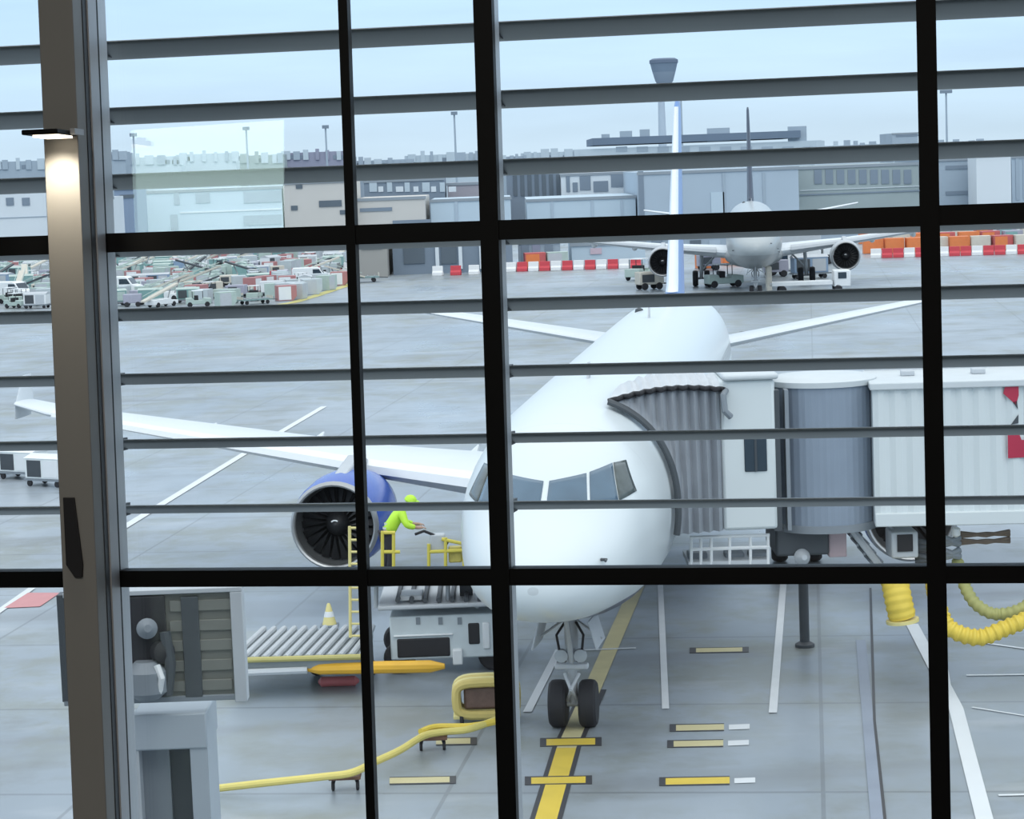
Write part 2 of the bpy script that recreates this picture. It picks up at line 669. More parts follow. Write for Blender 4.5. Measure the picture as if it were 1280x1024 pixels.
line([(825, 720), (832, 886)], .13, P_wht, 'lane_marking', 'white line right of the nose gear')
line([(980, 720), (966, 891)], .15, P_wht, 'lane_marking', 'white line under the grey bridge drum')
line([(699, 812), (659, 890)], .16, P_wht, 'lane_marking', 'white diagonal line left of the nose gear')
line([(720, 813), (795, 810)], .10, P_wht, 'lane_marking', 'thin white line behind the nose gear')
line([(1140, 780), (1195, 885), (1240, 1060)], .26, P_wht, 'lane_marking', 'thick white line running towards the terminal at the right')
line([(1182, 830), (1188, 866), (1199, 893)], .07, P_wht, 'lane_marking', 'thin white curve joining the thick white line')
line([(1205, 800), (1290, 812)], .10, P_wht, 'lane_marking', 'thin white line under the yellow hose loop')
line([(1208, 844), (1290, 843)], .10, P_wht, 'lane_marking', 'upper thin white cross line at the right edge')
line([(1215, 884), (1290, 896)], .06, P_wht, 'lane_marking', 'middle thin white cross line at the right edge')
line([(1248, 994), (1290, 993)], .09, P_wht, 'lane_marking', 'lower thin white cross line at the right edge')
line([(1076, 800), (1085, 900), (1100, 1060)], .20, P_blu, 'lane_marking', 'worn blue grey stripe right of the bars')
line([(1088, 735), (1093, 900), (1110, 1060)], .05, P_blk, 'lane_marking', 'thin dark joint beside the blue grey stripe')
line([(150, 662), (315, 561), (405, 508)], .28, P_wht, 'lane_marking', 'long white line left of the engine')
line([(-20, 394), (190, 392), (288, 387), (330, 384), (367, 378), (394, 370), (442, 354)], .9, mat('yellow_olive_paint', (.55, .50, .16), .5), 'lane_marking', 'curved yellow line round the crowded equipment area')
line([(-10, 770), (40, 735)], .2, P_wht, 'lane_marking', 'white edge of the red marking at the far left')
mark([(5, 760), (50, 758), (75, 741), (35, 741)], P_red, 'lane_marking', 'pink red marking at the far left')
# ------------------------------------------------------------------ aircraft
PY = [0, .1, .4, .9, 1.5, 2.0, 2.6, 3.2, 4.2, 5.5, 7.5, 30, 34, 37, 40, 42.5, 44.2]
PT = [3.42, 3.72, 3.92, 4.14, 4.38, 4.66, 5.00, 5.28, 5.55, 5.70, 5.80, 5.84, 5.80, 5.74, 5.62, 5.46, 5.32]
PB = [3.36, 3.12, 2.93, 2.75, 2.60, 2.50, 2.40, 2.30, 2.11, 1.95, 1.80, 1.70, 2.15, 2.85, 3.70, 4.45, 4.95]
PW = [.04, .40, .72, 1.01, 1.24, 1.38, 1.51, 1.61, 1.72, 1.79, 1.86, 1.90, 1.85, 1.66, 1.15, .62, .2]
fT, fB, fW = pchip(PY, PT), pchip(PY, PB), pchip(PY, PW)


EXP = 2.2


def se(c):
    return math.copysign(abs(c) ** (2 / EXP), c)


def inside(x, y, z):
    zc, h = (fT(y) + fB(y)) / 2, (fT(y) - fB(y)) / 2
    return abs(x / fW(y)) ** EXP + abs((z - zc) / h) ** EXP <= 1


def on_nose(x, z, out=.012):
    a, b = 0.0, 9.0
    for _ in range(40):
        c = (a + b) / 2
        if inside(x, c, z):
            b = c
        else:
            a = c
    y = b
    zc, h, w = (fT(y) + fB(y)) / 2, (fT(y) - fB(y)) / 2, fW(y)
    n = Vector((x / w ** 2, -.35, (z - zc) / h ** 2)).normalized()
    return Vector((x, y, z)) + n * out


def airfoil(n=12):
    up, lo = [], []
    for i in range(n + 1):
        c = .5 * (1 - math.cos(PI * i / n))
        yt = 5 * (.2969 * math.sqrt(c) - .126 * c - .3516 * c * c + .2843 * c ** 3 - .1036 * c ** 4)
        up.append((c, yt))
        lo.append((c, -yt))
    return up + lo[-2:0:-1]


AF = airfoil()


def surf_loft(mb, secs, vertical=False):
    """secs: (span, yLE, height, chord, thickness)"""
    rings = []
    for s, y, h, c, t in secs:
        if vertical:
            rings.append([(b * t * c, y + a * c, s) for a, b in AF])
        else:
            rings.append([(s, y + a * c, h + b * t * c) for a, b in AF])
    return mb.ring_loft(rings)


def fuselage_mat(name, top, belly, zb, win):
    mt = bpy.data.materials.new(name)
    nt, N, L = nodes_of(mt)
    b = N['Principled BSDF']
    b.inputs['Roughness'].default_value = .28
    tc = N.new('ShaderNodeTexCoord')
    sp = N.new('ShaderNodeSeparateXYZ')
    L.new(tc.outputs['Object'], sp.inputs[0])

    def mth(op, a_, b_=None, clamp=False):
        n = N.new('ShaderNodeMath')
        n.operation = op
        for i, v in enumerate((a_, b_)):
            if v is None:
                continue
            if isinstance(v, (int, float)):
                n.inputs[i].default_value = v
            else:
                L.new(v, n.inputs[i])
        return n.outputs[0]
    nz = N.new('ShaderNodeTexNoise')
    nz.inputs['Scale'].default_value = .6
    L.new(tc.outputs['Object'], nz.inputs['Vector'])
    m1 = N.new('ShaderNodeMix'); m1.data_type = 'RGBA'
    m1.inputs['A'].default_value = (*[c * .95 for c in top], 1)
    m1.inputs['B'].default_value = (*top, 1)
    L.new(nz.outputs['Fac'], m1.inputs['Factor'])
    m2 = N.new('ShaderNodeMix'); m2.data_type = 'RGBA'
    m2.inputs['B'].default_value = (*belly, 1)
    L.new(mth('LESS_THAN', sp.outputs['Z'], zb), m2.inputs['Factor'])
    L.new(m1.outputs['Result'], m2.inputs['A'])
    # row of cabin windows as livery detail
    w = mth('LESS_THAN', mth('ABSOLUTE', mth('SUBTRACT', sp.outputs['Z'], 4.35)), .16)
    w = mth('MULTIPLY', w, mth('LESS_THAN', mth('PINGPONG', sp.outputs['Y'], .265), .11))
    w = mth('MULTIPLY', w, mth('GREATER_THAN', sp.outputs['Y'], 7.2))
    w = mth('MULTIPLY', w, mth('LESS_THAN', sp.outputs['Y'], 36.0))
    m3 = N.new('ShaderNodeMix'); m3.data_type = 'RGBA'
    m3.inputs['B'].default_value = (.03, .04, .05, 1)
    L.new(w, m3.inputs['Factor'])
    L.new(m2.outputs['Result'], m3.inputs['A'])
    # panel seams
    sm_ = mth('LESS_THAN', mth('PINGPONG', sp.outputs['Y'], 2.1), .008)
    m4 = N.new('ShaderNodeMix'); m4.data_type = 'RGBA'
    m4.inputs['B'].default_value = (.45, .48, .5, 1)
    L.new(mth('MULTIPLY', sm_, .5), m4.inputs['Factor'])
    L.new(m3.outputs['Result'], m4.inputs['A'])
    L.new(m4.outputs['Result'], b.inputs['Base Color'])
    MATS[name] = mt
    return mt


def aircraft(label, loc, rz, K):
    root = thing('airliner', label, 'aircraft', loc, rz)
    # fuselage
    ys = [0, .02, .06, .12, .2, .3, .42, .56, .72, .9, 1.1, 1.3, 1.5, 1.7, 1.9, 2.1, 2.3, 2.5, 2.7, 2.9, 3.1, 3.4, 3.7, 4.1, 4.6, 5.1, 5.8, 6.6, 7.5] + \
         [9 + i * 1.5 for i in range(15)] + [31, 32, 33, 34, 35, 36, 37, 38, 39, 40, 41, 42, 43, 43.7, 44.2]
    n = 48
    rings = []
    for y in ys:
        t, b, w = fT(y), fB(y), fW(y)
        if y < .1:
            k_ = math.sqrt(max(y, .0005) / .1)
            t, b, w = 3.39 + (3.72 - 3.39) * k_, 3.39 + (3.12 - 3.39) * k_, .40 * k_
        zc, h = (t + b) / 2, (t - b) / 2
        rings.append([(w * se(math.sin(2 * PI * q / n)), y, zc + h * se(math.cos(2 * PI * q / n))) for q in range(n)])
    MB().ring_loft(rings).build('fuselage', K['fus'], root)
    # cockpit glazing
    panes = [[(.055, 4.60), (.75, 4.57), (.68, 4.98), (.05, 4.90)],
             [(.80, 4.56), (1.25, 4.54), (1.09, 5.07), (.73, 4.99)],
             [(1.268, 4.54), (1.52, 4.60), (1.30, 5.06), (1.108, 5.07)]]
    for sgn in (-1, 1):
        for i, pn in enumerate(panes):
            b = MB()
            nn = 7
            gp = []
            for v in range(nn + 1):
                for u in range(nn + 1):
                    a, c = u / nn, v / nn
                    x = (1 - c) * ((1 - a) * pn[0][0] + a * pn[1][0]) + c * ((1 - a) * pn[3][0] + a * pn[2][0])
                    z = (1 - c) * ((1 - a) * pn[0][1] + a * pn[1][1]) + c * ((1 - a) * pn[3][1] + a * pn[2][1])
                    p_ = on_nose(x * .93, z - .09)
                    gp.append((sgn * p_.x, p_.y, p_.z))
            b.add(gp, [(v * (nn + 1) + u, v * (nn + 1) + u + 1, (v + 1) * (nn + 1) + u + 1, (v + 1) * (nn + 1) + u) for v in range(nn) for u in range(nn)])
            o = b.build('cockpit_window', K['win'] if i < 2 else K['win2'], root)
            md = o.modifiers.new('thick', 'SOLIDIFY')
            md.thickness = .01
            md.offset = -1
    # wings
    for sg, pre in ((-1, 'starboard'), (1, 'port')):
        w = surf_loft(MB(), [(sg * 1.2, 15.6, 2.55, 6.9, .15), (sg * 1.9, 16.0, 2.6, 6.5, .145), (sg * 6.4, 18.3, 2.98, 4.5, .125),
                             (sg * 15.8, 23.4, 3.95, 2.0, .11), (sg * 16.9, 24.1, 4.15, 1.5, .10)]).build('wing', K['wing'], root)
        b = MB()
        rings = []
        for s, y, z, c in ((sg * 2.6, 16.33, 2.66, 6.2), (sg * 6.1, 18.1, 2.95, 4.6), (sg * 15.6, 23.28, 3.93, 2.05)):
            t = .125 * c
            rings.append([(s, y - .05, z - .04), (s, y + .02, z + t * .22), (s, y + .28, z + t * .42), (s, y + .3, z + t * .30), (s, y + .1, z - t * .1), (s, y + .2, z - t * .3)])
        b.ring_loft(rings).build('slat', K['slat'], w)
        # wing tip fence
        surf_loft(MB(), [(3.75, 24.1, 0, 1.3, .05), (4.15, 24.2, 0, 1.5, .06), (4.85, 24.9, 0, .7, .05)], True).build('wing_tip', K['wing'], w)
        w.children[-1].location.x = sg * 16.9
        for sx in (4.4, 8.6, 11.6):
            b = MB()
            yy = 16 + (sx - 1.9) * .51
            zz = 2.6 + (sx - 1.9) * .09
            ch = 6.5 - (sx - 1.9) * .33
            b.tube([(sg * sx, yy + ch * .45, zz - .12), (sg * sx, yy + ch * .7, zz - .3), (sg * sx, yy + ch * .95, zz - .28), (sg * sx, yy + ch * 1.2, zz - .05)], .2, 10, [.05, .2, .2, .03])
            b.build('flap_fairing', K['wing'], w)
        # engine
        ex, ey, ez = sg * 6.35, 14.9, 2.14
        en = bpy.data.objects.new('engine', None)
        COL.objects.link(en)
        en.parent = root
        en.location = (ex, ey, ez)
        R = 1.05
        MB().lathe([(.10, R * .875), (.16, R * .94), (.5, R * 1.0), (1.3, R * 1.03), (2.2, R * .99), (3.0, R * .86), (3.3, R * .78), (3.3, R * .74), (.10, R * .875)], (0, 0, 0), (0, 1, 0), 40, False).build('nacelle', K['nac'], en)
        MB().lathe([(.10, R * .838), (.9, R * .835), (2.6, R * .77), (3.28, R * .73), (3.28, R * .70), (2.6, R * .74), (.9, R * .80), (.10, R * .832)], (0, 0, 0), (0, 1, 0), 40, False).build('inlet_duct', M_duct, en)
        MB().lathe([(.12, R * .955), (.04, R * .925), (0, R * .895), (.03, R * .86), (.12, R * .84), (.2, R * .835), (.2, R * .95), (.12, R * .955)], (0, 0, 0), (0, 1, 0), 40, False).build('inlet_lip', K['lip'], en)
        MB().lathe([(.62, .02), (.62, R * .79), (.72, R * .79), (.72, .02)], (0, 0, 0), (0, 1, 0), 40).build('fan_disc', M_dark, en)
        b = MB()
        for q in range(22):
            a = 2 * PI * q / 22
            ca, sa = math.cos(a), math.sin(a)
            tx, tz = -sa, ca
            b.add([(ca * .27 - tx * .04, .42, sa * .27 - tz * .04), (ca * .27 + tx * .04, .58, sa * .27 + tz * .04),
                   (ca * R * .79 + tx * .11, .56, sa * R * .79 + tz * .11), (ca * R * .79 - tx * .06, .46, sa * R * .79 - tz * .06),
                   (ca * .27 - tx * .04, .43, sa * .27 - tz * .04 + .002), (ca * .27 + tx * .04, .60, sa * .27 + tz * .04),
                   (ca * R * .79 + tx * .11, .58, sa * R * .79 + tz * .11), (ca * R * .79 - tx * .06, .48, sa * R * .79 - tz * .06)],
                  [(0, 1, 2, 3), (7, 6, 5, 4), (0, 4, 5, 1), (1, 5, 6, 2), (2, 6, 7, 3), (3, 7, 4, 0)])
        b.build('fan_blades', M_blade, en, smooth=False)
        sp_ = MB().lathe([(.16, .0), (.20, .08), (.32, .19), (.45, .27), (.62, .30)], (0, 0, 0), (0, 1, 0), 24).build('spinner', M_blade, en)
        MB().tube([(.10 * math.cos(a) * (1 + .05 * a), .205 + .008 * a - .03, .10 * math.sin(a) * (1 + .05 * a)) for a in [1 + i * .2 for i in range(8)]], .018, 6).build('spiral_mark', M_white, sp_)
        MB().lathe([(2.9, R * .5), (3.4, R * .48), (4.1, R * .36), (4.1, R * .3), (3.2, R * .3)], (0, 0, 0), (0, 1, 0), 24).build('exhaust_nozzle', M_steel, en)
        b = MB()
        b.prism([(ex - .16, ey + .9, ez + R * 1.0), (ex - .16, ey + 2.6, ez + R * 1.22), (ex - .16, ey + 5.0, ez + .75), (ex - .16, ey + 4.2, ez + .2), (ex - .16, ey + 2.5, ez + .6)], (.32, 0, 0))
        b.build('pylon', K['pyl'], root, bevel=.05)
    # fin, stabilisers
    zt = K.get('fin_top', 11.9)
    f = surf_loft(MB(), [(5.5, 35.2, 0, 6.4, .09), (6.2, 36.2, 0, 5.6, .09), (zt - .25, 41.0, 0, 2.35, .09), (zt, 41.4, 0, 1.9, .07)], True).build('tail_fin', K['fin'], root)
    b = MB()
    rings = []
    le = [q for q in AF if q[0] <= .07]
    le = [q for q in le if q[1] < 0][::1] and ([q for q in AF[:13] if q[0] <= .07][::-1] + [q for q in AF[13:][::-1] if q[0] <= .07])
    for z, y, c, t in ((5.95, 35.75, 5.9, .09), (6.2, 36.2, 5.6, .09), (zt - .2, 41.0, 2.35, .09)):
        rings.append([(q[1] * t * c * 1.05 + math.copysign(.006, q[1]), y + q[0] * c - .03, z) for q in le])
    b.ring_loft(rings).build('leading_edge', K.get('fle', K['slat']), f)
    for sg in (-1, 1):
        s_ = surf_loft(MB(), [(sg * .5, 37.4, 3.98, 3.9, .10), (sg * 1.0, 37.7, 4.05, 3.7, .10), (sg * 8.6, 41.2, 5.22, 1.5, .09)]).build('tailplane', K['wing'], root)
        surf_loft(MB(), [(sg * 1.2, 41.2, 4.08, .8, .09), (sg * 8.2, 42.6, 5.16, .45, .09)]).build('elevator', K['wing'], s_)
    # belly fairing
    MB().ring_loft([[(w * math.sin(2 * PI * q / 20), y, 2.35 + h * math.cos(2 * PI * q / 20)) for q in range(20)] for y, w, h in
                    ((13.6, .5, .3), (14.6, 1.6, .75), (16, 2.05, .88), (21, 2.1, .9), (24, 1.6, .7), (26, .4, .3))]).build('belly_fairing', K['fus'], root)
    # nose gear
    gy = 5.07
    ng = MB().bar((0, gy, .42), (0, gy + .05, 2.3), .085, 14).bar((0, gy + .02, 1.02), (0, gy + .05, 2.3), .125, 14).bar((-.16, gy, .42), (.16, gy, .42), .06, 12) \
        .bar((0, gy + .08, .95), (0, gy - .9, 2.4), .05).build('nose_gear', K['gear'], root)
    for sx in (-.27, .27):
        wh = MB().wheel((sx, gy, .42), (1, 0, 0), .43, .31, 28).build('wheel', M_dark, ng)
        MB().lathe([(-.10, .17), (-.12, .1), (-.12, .04), (.12, .04), (.12, .1), (.10, .17)], (sx, gy, .42), (1, 0, 0), 18).build('hub', K['gear'], wh)
    b = MB()
    b.bar((-.13, gy - .10, .98), (0, gy - .34, .74), .03).bar((.13, gy - .10, .98), (0, gy - .34, .74), .03).bar((-.1, gy - .08, .48), (0, gy - .34, .74), .03).bar((.1, gy - .08, .48), (0, gy - .34, .74), .03)
    b.build('torque_link', K['gear'], ng)
    b = MB()
    b.lathe([(-.08, .05), (-.06, .11), (.05, .12), (.08, .02)], (-.17, gy - .14, 1.32), (0, -1, -.1), 14)
    b.build('landing_light', M_lgrey, ng)
    b = MB()
    b.lathe([(-.08, .05), (-.06, .11), (.05, .12), (.08, .02)], (.17, gy - .14, 1.32), (0, -1, -.1), 14)
    b.build('landing_light', M_lgrey, ng)
    MB().box((-.3, gy - .16, 1.06), (.3, gy + .02, 1.16)).build('steering_unit', K['gear'], ng, bevel=.03)
    b = MB()
    for sx in (-1, 1):
        b.tube([(sx * .1, gy - .05, 1.9), (sx * .24, gy - .2, 1.7), (sx * .2, gy - .16, 1.4), (sx * .1, gy - .13, 1.2)], .025, 6)
    b.build('hydraulic_hose', M_dark, ng)
    for sx in (-1, 1):
        MB().prism([(sx * .42, gy - 1.15, 2.12), (sx * .55, gy - 1.15, 1.62), (sx * .55, gy + .3, 1.52), (sx * .42, gy + .3, 2.0)], (sx * .03, 0, .015)).build('gear_door', K['door'], root, bevel=.008)
        MB().bar((sx * .12, gy - .1, 1.95), (sx * .58, gy - .3, 1.65), .022).build('door_rod', K['gear'], root)
        # main gear
        mg = MB().bar((sx * 3.8, 21.8, .58), (sx * 3.7, 21.8, 2.7), .13, 14).bar((sx * 3.4, 21.8, .58), (sx * 4.2, 21.8, .58), .08).bar((sx * 3.8, 21.8, 1.1), (sx * 2.4, 21.9, 2.5), .07).build('main_gear', K['gear'], root)
        for q in (-.42, .42):
            MB().wheel((sx * 3.8 + q, 21.8, .58), (1, 0, 0), .58, .40, 28).build('wheel', M_dark, mg)
    # probes, aerials
    for x, z in ((.98, 3.72), (1.42, 3.3), (1.5, 3.05), (-1.35, 3.3)):
        p_ = on_nose(x, z, 0)
        b = MB()
        b.bar(p_, p_ + Vector((.09 * math.copysign(1, x), -.02, 0)), .025, 8).bar(p_ + Vector((.09 * math.copysign(1, x), .02, 0)), p_ + Vector((.09 * math.copysign(1, x), -.16, 0)), .02, 8)
        b.build('pitot_probe', M_dgrey, root)
    for y in (9.5, 26.0):
        z = fT(y)
        MB().prism([(-.02, y, z - .03), (-.02, y + .45, z - .03), (-.02, y + .42, z + .3), (-.02, y + .25, z + .3)], (.04, 0, 0)).build('aerial', M_lgrey, root)
    MB().lathe([(-.04, .13), (.05, .11), (.1, .02)], (-.55, 30, fT(30) - .06), (0, 0, 1), 12).build('beacon', M_dgrey, root)
    return root


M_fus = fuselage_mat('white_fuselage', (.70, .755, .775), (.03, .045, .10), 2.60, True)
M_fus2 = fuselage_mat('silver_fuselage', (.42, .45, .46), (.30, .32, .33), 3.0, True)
M_nav = mat('nacelle_blue', (.04, .11, .48), .25, var=.1)
M_finb = mat('fin_blue', (.16, .30, .62), .3, var=.2, scale=.6)
M_duct = mat('inlet_duct_grey', (.10, .105, .11), .45, .2)
M_blade = mat('fan_blade_metal', (.014, .015, .018), .5, .2)
M_cw = mat('cockpit_glass', (.09, .15, .21), .06, var=.4, scale=1.2)
M_cw2 = mat('cockpit_side_glass', (.07, .09, .09), .12, var=.6, scale=6)
M_wing = mat('wing_grey', (.70, .74, .77), .35, var=.04, scale=1)
M_slat = mat('bare_metal_edge', (.85, .87, .88), .25, .3, var=.04)
M_gear = mat('gear_grey_white', (.52, .54, .56), .35, var=.12)
RZ = math.radians(-7.7)
nw = G(718, 908)
loc = nw - Matrix.Rotation(RZ, 3, 'Z') @ Vector((0, 5.07, 0))
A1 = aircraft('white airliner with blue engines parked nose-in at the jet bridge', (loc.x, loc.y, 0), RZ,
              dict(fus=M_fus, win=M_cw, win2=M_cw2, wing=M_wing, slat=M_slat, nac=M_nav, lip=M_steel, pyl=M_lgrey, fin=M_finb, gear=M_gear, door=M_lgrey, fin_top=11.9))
AL = lambda x, y, z: parent_matrix(A1) @ Vector((x, y, z))
g2 = G(945, 373)
S2 = 1.08
rz2 = math.radians(-5.7)
loc = g2 - Matrix.Rotation(rz2, 3, 'Z') @ Vector((0, 5.07 * S2, 0))
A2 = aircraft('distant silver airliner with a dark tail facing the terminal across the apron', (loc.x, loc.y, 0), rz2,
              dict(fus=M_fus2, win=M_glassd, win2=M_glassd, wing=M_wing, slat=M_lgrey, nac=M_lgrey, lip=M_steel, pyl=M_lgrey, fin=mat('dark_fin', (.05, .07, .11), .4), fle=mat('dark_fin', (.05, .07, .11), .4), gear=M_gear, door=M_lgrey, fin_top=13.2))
A2.scale = (S2, S2, S2)
# ------------------------------------------------------------------ jet bridge
YB = 42.0


def B_(x, y, dy=0.0):
    return W(x, y, YB + dy)


M_bridge = mat('bridge_white', (.66, .71, .72), .45, var=.05, scale=.8)
M_bridge2 = mat('bridge_roof', (.60, .64, .66), .5, var=.08)
M_drum = mat('drum_grey', (.26, .31, .38), .35, .1, var=.08)
M_bel = mat('bellows_fabric', (.30, .325, .36), .75, var=.18, scale=2)
M_belr = mat('bellows_roof_fabric', (.58, .61, .64), .7, var=.15, scale=2)
JB = thing('jet_bridge', 'white passenger jet bridge docked at the airliner with a grey rotating drum', 'jet bridge', (B_(1031, 660).x, YB + 1.4, 0))
# bellows
Y0 = 5.9


def contact(th, y):
    t, b, w = fT(y), fB(y), fW(y)
    zc, h = (t + b) / 2, (t - b) / 2
    return AL((w + .12) * se(math.sin(th)), y, zc + (h + .12) * se(math.cos(th)))


NP, NQ = 90, 56
th0, th1 = math.radians(20), math.radians(103)
topR, botR = B_(905, 487), B_(905, 663)


def pleat(x, amp, per=.20):
    q = (x / per) % 1.0
    return amp * (4 * abs(q - .5) - 1)


grid, roof = [], []
for a in range(2 * NP + 1):
    u = a / (2 * NP)
    col = []
    for q in range(NQ + 1):
        v = q / NQ
        p_ = contact(th0 + (th1 - th0) * v, Y0).lerp(topR.lerp(botR, v), u)
        p_.y += pleat(p_.x, .10) * min(1, 6 * u)
        p_.z += .12 * math.sin(PI * u) * (1 - v) ** 2
        col.append(p_)
    grid.append(col)
    col = []
    for q in range(9):
        v = q / 8
        p_ = contact(th0, Y0 + 2.5 * v).lerp(topR + Vector((0, 2.5 * v, 0)), u)
        p_.z += .12 * math.sin(PI * u) + .12 * math.sin(PI * v) ** .7 * min(1, u * 2.5 + .2) + pleat(p_.x, .04) * min(1, 6 * u)
        col.append(p_)
    roof.append(col)
MB().ring_loft(grid, False, False).build('bellows_wall', M_bel, JB, world=True)
MB().ring_loft(roof, False, False).build('bellows_roof', M_belr, JB, world=True)
MB().tube([g_[0] + Vector((0, -.03, 0)) for g_ in grid], .05, 8).build('bellows_edge', M_dark, JB, world=True)
MB().tube([contact(th0 + (th1 - th0) * q / NQ, Y0 - .05) for q in range(NQ + 1)], .06, 8).build('bumper_pad', M_dgrey, JB, world=True)
# cab
a, b = B_(905, 664), B_(968, 474)
cabb = MB().box((a.x, YB, a.z), (b.x, YB + 2.5, b.z)).build('cab', M_bridge, JB, world=True, bevel=.06)
a, b = B_(903, 476), B_(972, 466)
MB().box((a.x, YB - .1, a.z), (b.x, YB + 2.6, b.z)).build('cab_roof', M_bridge2, cabb, world=True, bevel=.04)
a, b = B_(931, 590), B_(958, 546)
MB().box((a.x, YB - .03, a.z), (b.x, YB + .02, b.z)).build('cab_window', M_glassd, cabb, world=True, bevel=.02)
xm = (a.x + b.x) / 2
MB().box((xm - .02, YB - .045, a.z), (xm + .02, YB, b.z)).build('window_bar', M_dgrey, cabb, world=True)
p_ = B_(908, 512)
MB().tube([p_ + Vector((0, -.02, .35)), p_ + Vector((-.07, -.18, .28)), p_ + Vector((-.05, -.22, 0)), p_ + Vector((.06, -.16, -.12))], .06, 8).build('flood_lamp', M_mgrey, cabb, world=True)
# drum
c = B_(1031, 660, 1.05)
zb, zt = B_(1031, 662).z, B_(1031, 486).z
rd = (B_(1096, 600, .4).x - B_(966, 600, .4).x) / 2
ring = []
nb = 96
for h in (zb, zt):
    ring.append([(c.x + (rd + (.006 if q % 2 else 0)) * math.cos(2 * PI * q / nb), YB + 1.05 + (rd + (.006 if q % 2 else 0)) * math.sin(2 * PI * q / nb), h) for q in range(nb)])
dr = MB().ring_loft(ring).build('rotating_drum', M_drum, JB, world=True, smooth=False)
MB().lathe([(0, rd + .05), (.10, rd + .06), (.16, rd - .1), (.2, .1)], (c.x, YB + 1.05, zt), (0, 0, 1), 48).build('drum_cap', M_bridge2, dr, world=True)
MB().lathe([(-.1, rd + .04), (.04, rd + .04)], (c.x, YB + 1.05, zb), (0, 0, 1), 48).build('drum_base', M_mgrey, dr, world=True)
for px, w_ in ((970, .07), (984, .035)):
    p_ = W(px, 600, YB + .25)
    MB().box((p_.x - w_, p_.y - .22, zb), (p_.x + w_, p_.y + .1, zt)).build('drum_post', M_dgrey if px < 980 else M_mgrey, dr, world=True)
# tunnel
dirT = Vector((math.cos(.10), -math.sin(.10), 0))
nrm = Vector((dirT.y, -dirT.x, 0))          # towards the camera side
pT = B_(1094, 660)
z0, z1 = B_(1094, 658).z, B_(1094, 484).z
LT = 9.0
poly = []
nC = 90
for i in range(nC + 1):
    s = LT * i / nC
    poly.append(pT + dirT * s + nrm * (.05 if i % 3 else 0.0))
rings = [[Vector((q.x, q.y, z0 + .25)) for q in poly] + [Vector((q.x, q.y, z0 + .25)) - nrm * 2.4 for q in (poly[-1], poly[0])],
         [Vector((q.x, q.y, z1 - .05)) for q in poly] + [Vector((q.x, q.y, z1 - .05)) - nrm * 2.4 for q in (poly[-1], poly[0])]]
tn = MB().ring_loft(rings).build('tunnel', M_bridge, JB, world=True, smooth=False)


def tbox(mb, s0, s1, n0, n1, za, zb_):
    Mx = Matrix((dirT, nrm, Vector((0, 0, 1)))).transposed()
    return mb.box((s0, n0, za), (s1, n1, zb_), Mx, Vector((pT.x, pT.y, 0)))


tbox(MB(), 0, LT, -2.5, .12, z0, z0 + .25).build('floor_beam', M_bridge, tn, world=True, bevel=.02)
tbox(MB(), -.05, LT, -2.5, .12, z1 - .05, z1 + .08).build('roof_panel', M_bridge2, tn, world=True, bevel=.02)
tbox(MB(), 0, LT, -2.55, -2.42, z1 + .05, z1 + .24).build('roof_rail', M_lgrey, tn, world=True)
for s in (.6, 1.9, 3.6, 5.4):
    tbox(MB(), s, s + .25, -1.4, -1.1, z1 + .08, z1 + .18).build('roof_fitting', M_lgrey, tn, world=True, bevel=.02)
# red emblem on the tunnel side


def tun_pt(px, py, out=.065):
    d = ray(px, py)
    P0 = pT + nrm * out
    k_ = (P0 - EYE).dot(nrm) / d.dot(nrm)
    return EYE + d * k_


M_emr = mat('emblem_red', (.45, .03, .07), .4, var=.06)
emb = bpy.data.objects.new('emblem', None)
COL.objects.link(emb)
emb.parent = tn
for poly_, mt in (([(1258, 477), (1273, 476.5), (1273.5, 494), (1270, 506), (1254, 492)], M_emr), ([(1266, 503), (1271, 501), (1272.5, 512)], M_dgrey),
                  ([(1273, 518), (1273, 529), (1263.5, 531)], M_dgrey), ([(1259.5, 537), (1272, 537), (1277, 550), (1290, 550), (1290, 571), (1260, 573)], M_emr)):
    MB().prism([tun_pt(x, y) for x, y in poly_], nrm * .008).build('emblem_shape', mt, emb, world=True, smooth=False)
# undercarriage
a, b = B_(974, 702), B_(1041, 664)
un = MB().box((a.x, YB + .5, a.z), (b.x, YB + 2.2, b.z + .03)).build('undercarriage', M_dgrey, JB, world=True, bevel=.05)
p_ = W(1003, 690, YB + .45)
MB().lathe([(-.05, .05), (-.03, .16), (.02, .14), (.12, .05)], p_ + Vector((.0, 0, -.1)), (.2, -1, .1), 16).build('cover_disc', M_lgrey, un, world=True)
q = W(1006, 805, 46.6)
MB().bar((q.x, q.y, .05), (q.x, q.y, zb - .1), .10, 14).bar((q.x, q.y, zb - .5), (p_.x, YB + 1.6, zb - .5), .12, 8).build('drive_leg', M_dgrey, JB, world=True)
MB().lathe([(0, .2), (.06, .2), (.12, .1)], (q.x, q.y, 0), (0, 0, 1), 16).build('foot', M_dgrey, JB, world=True)
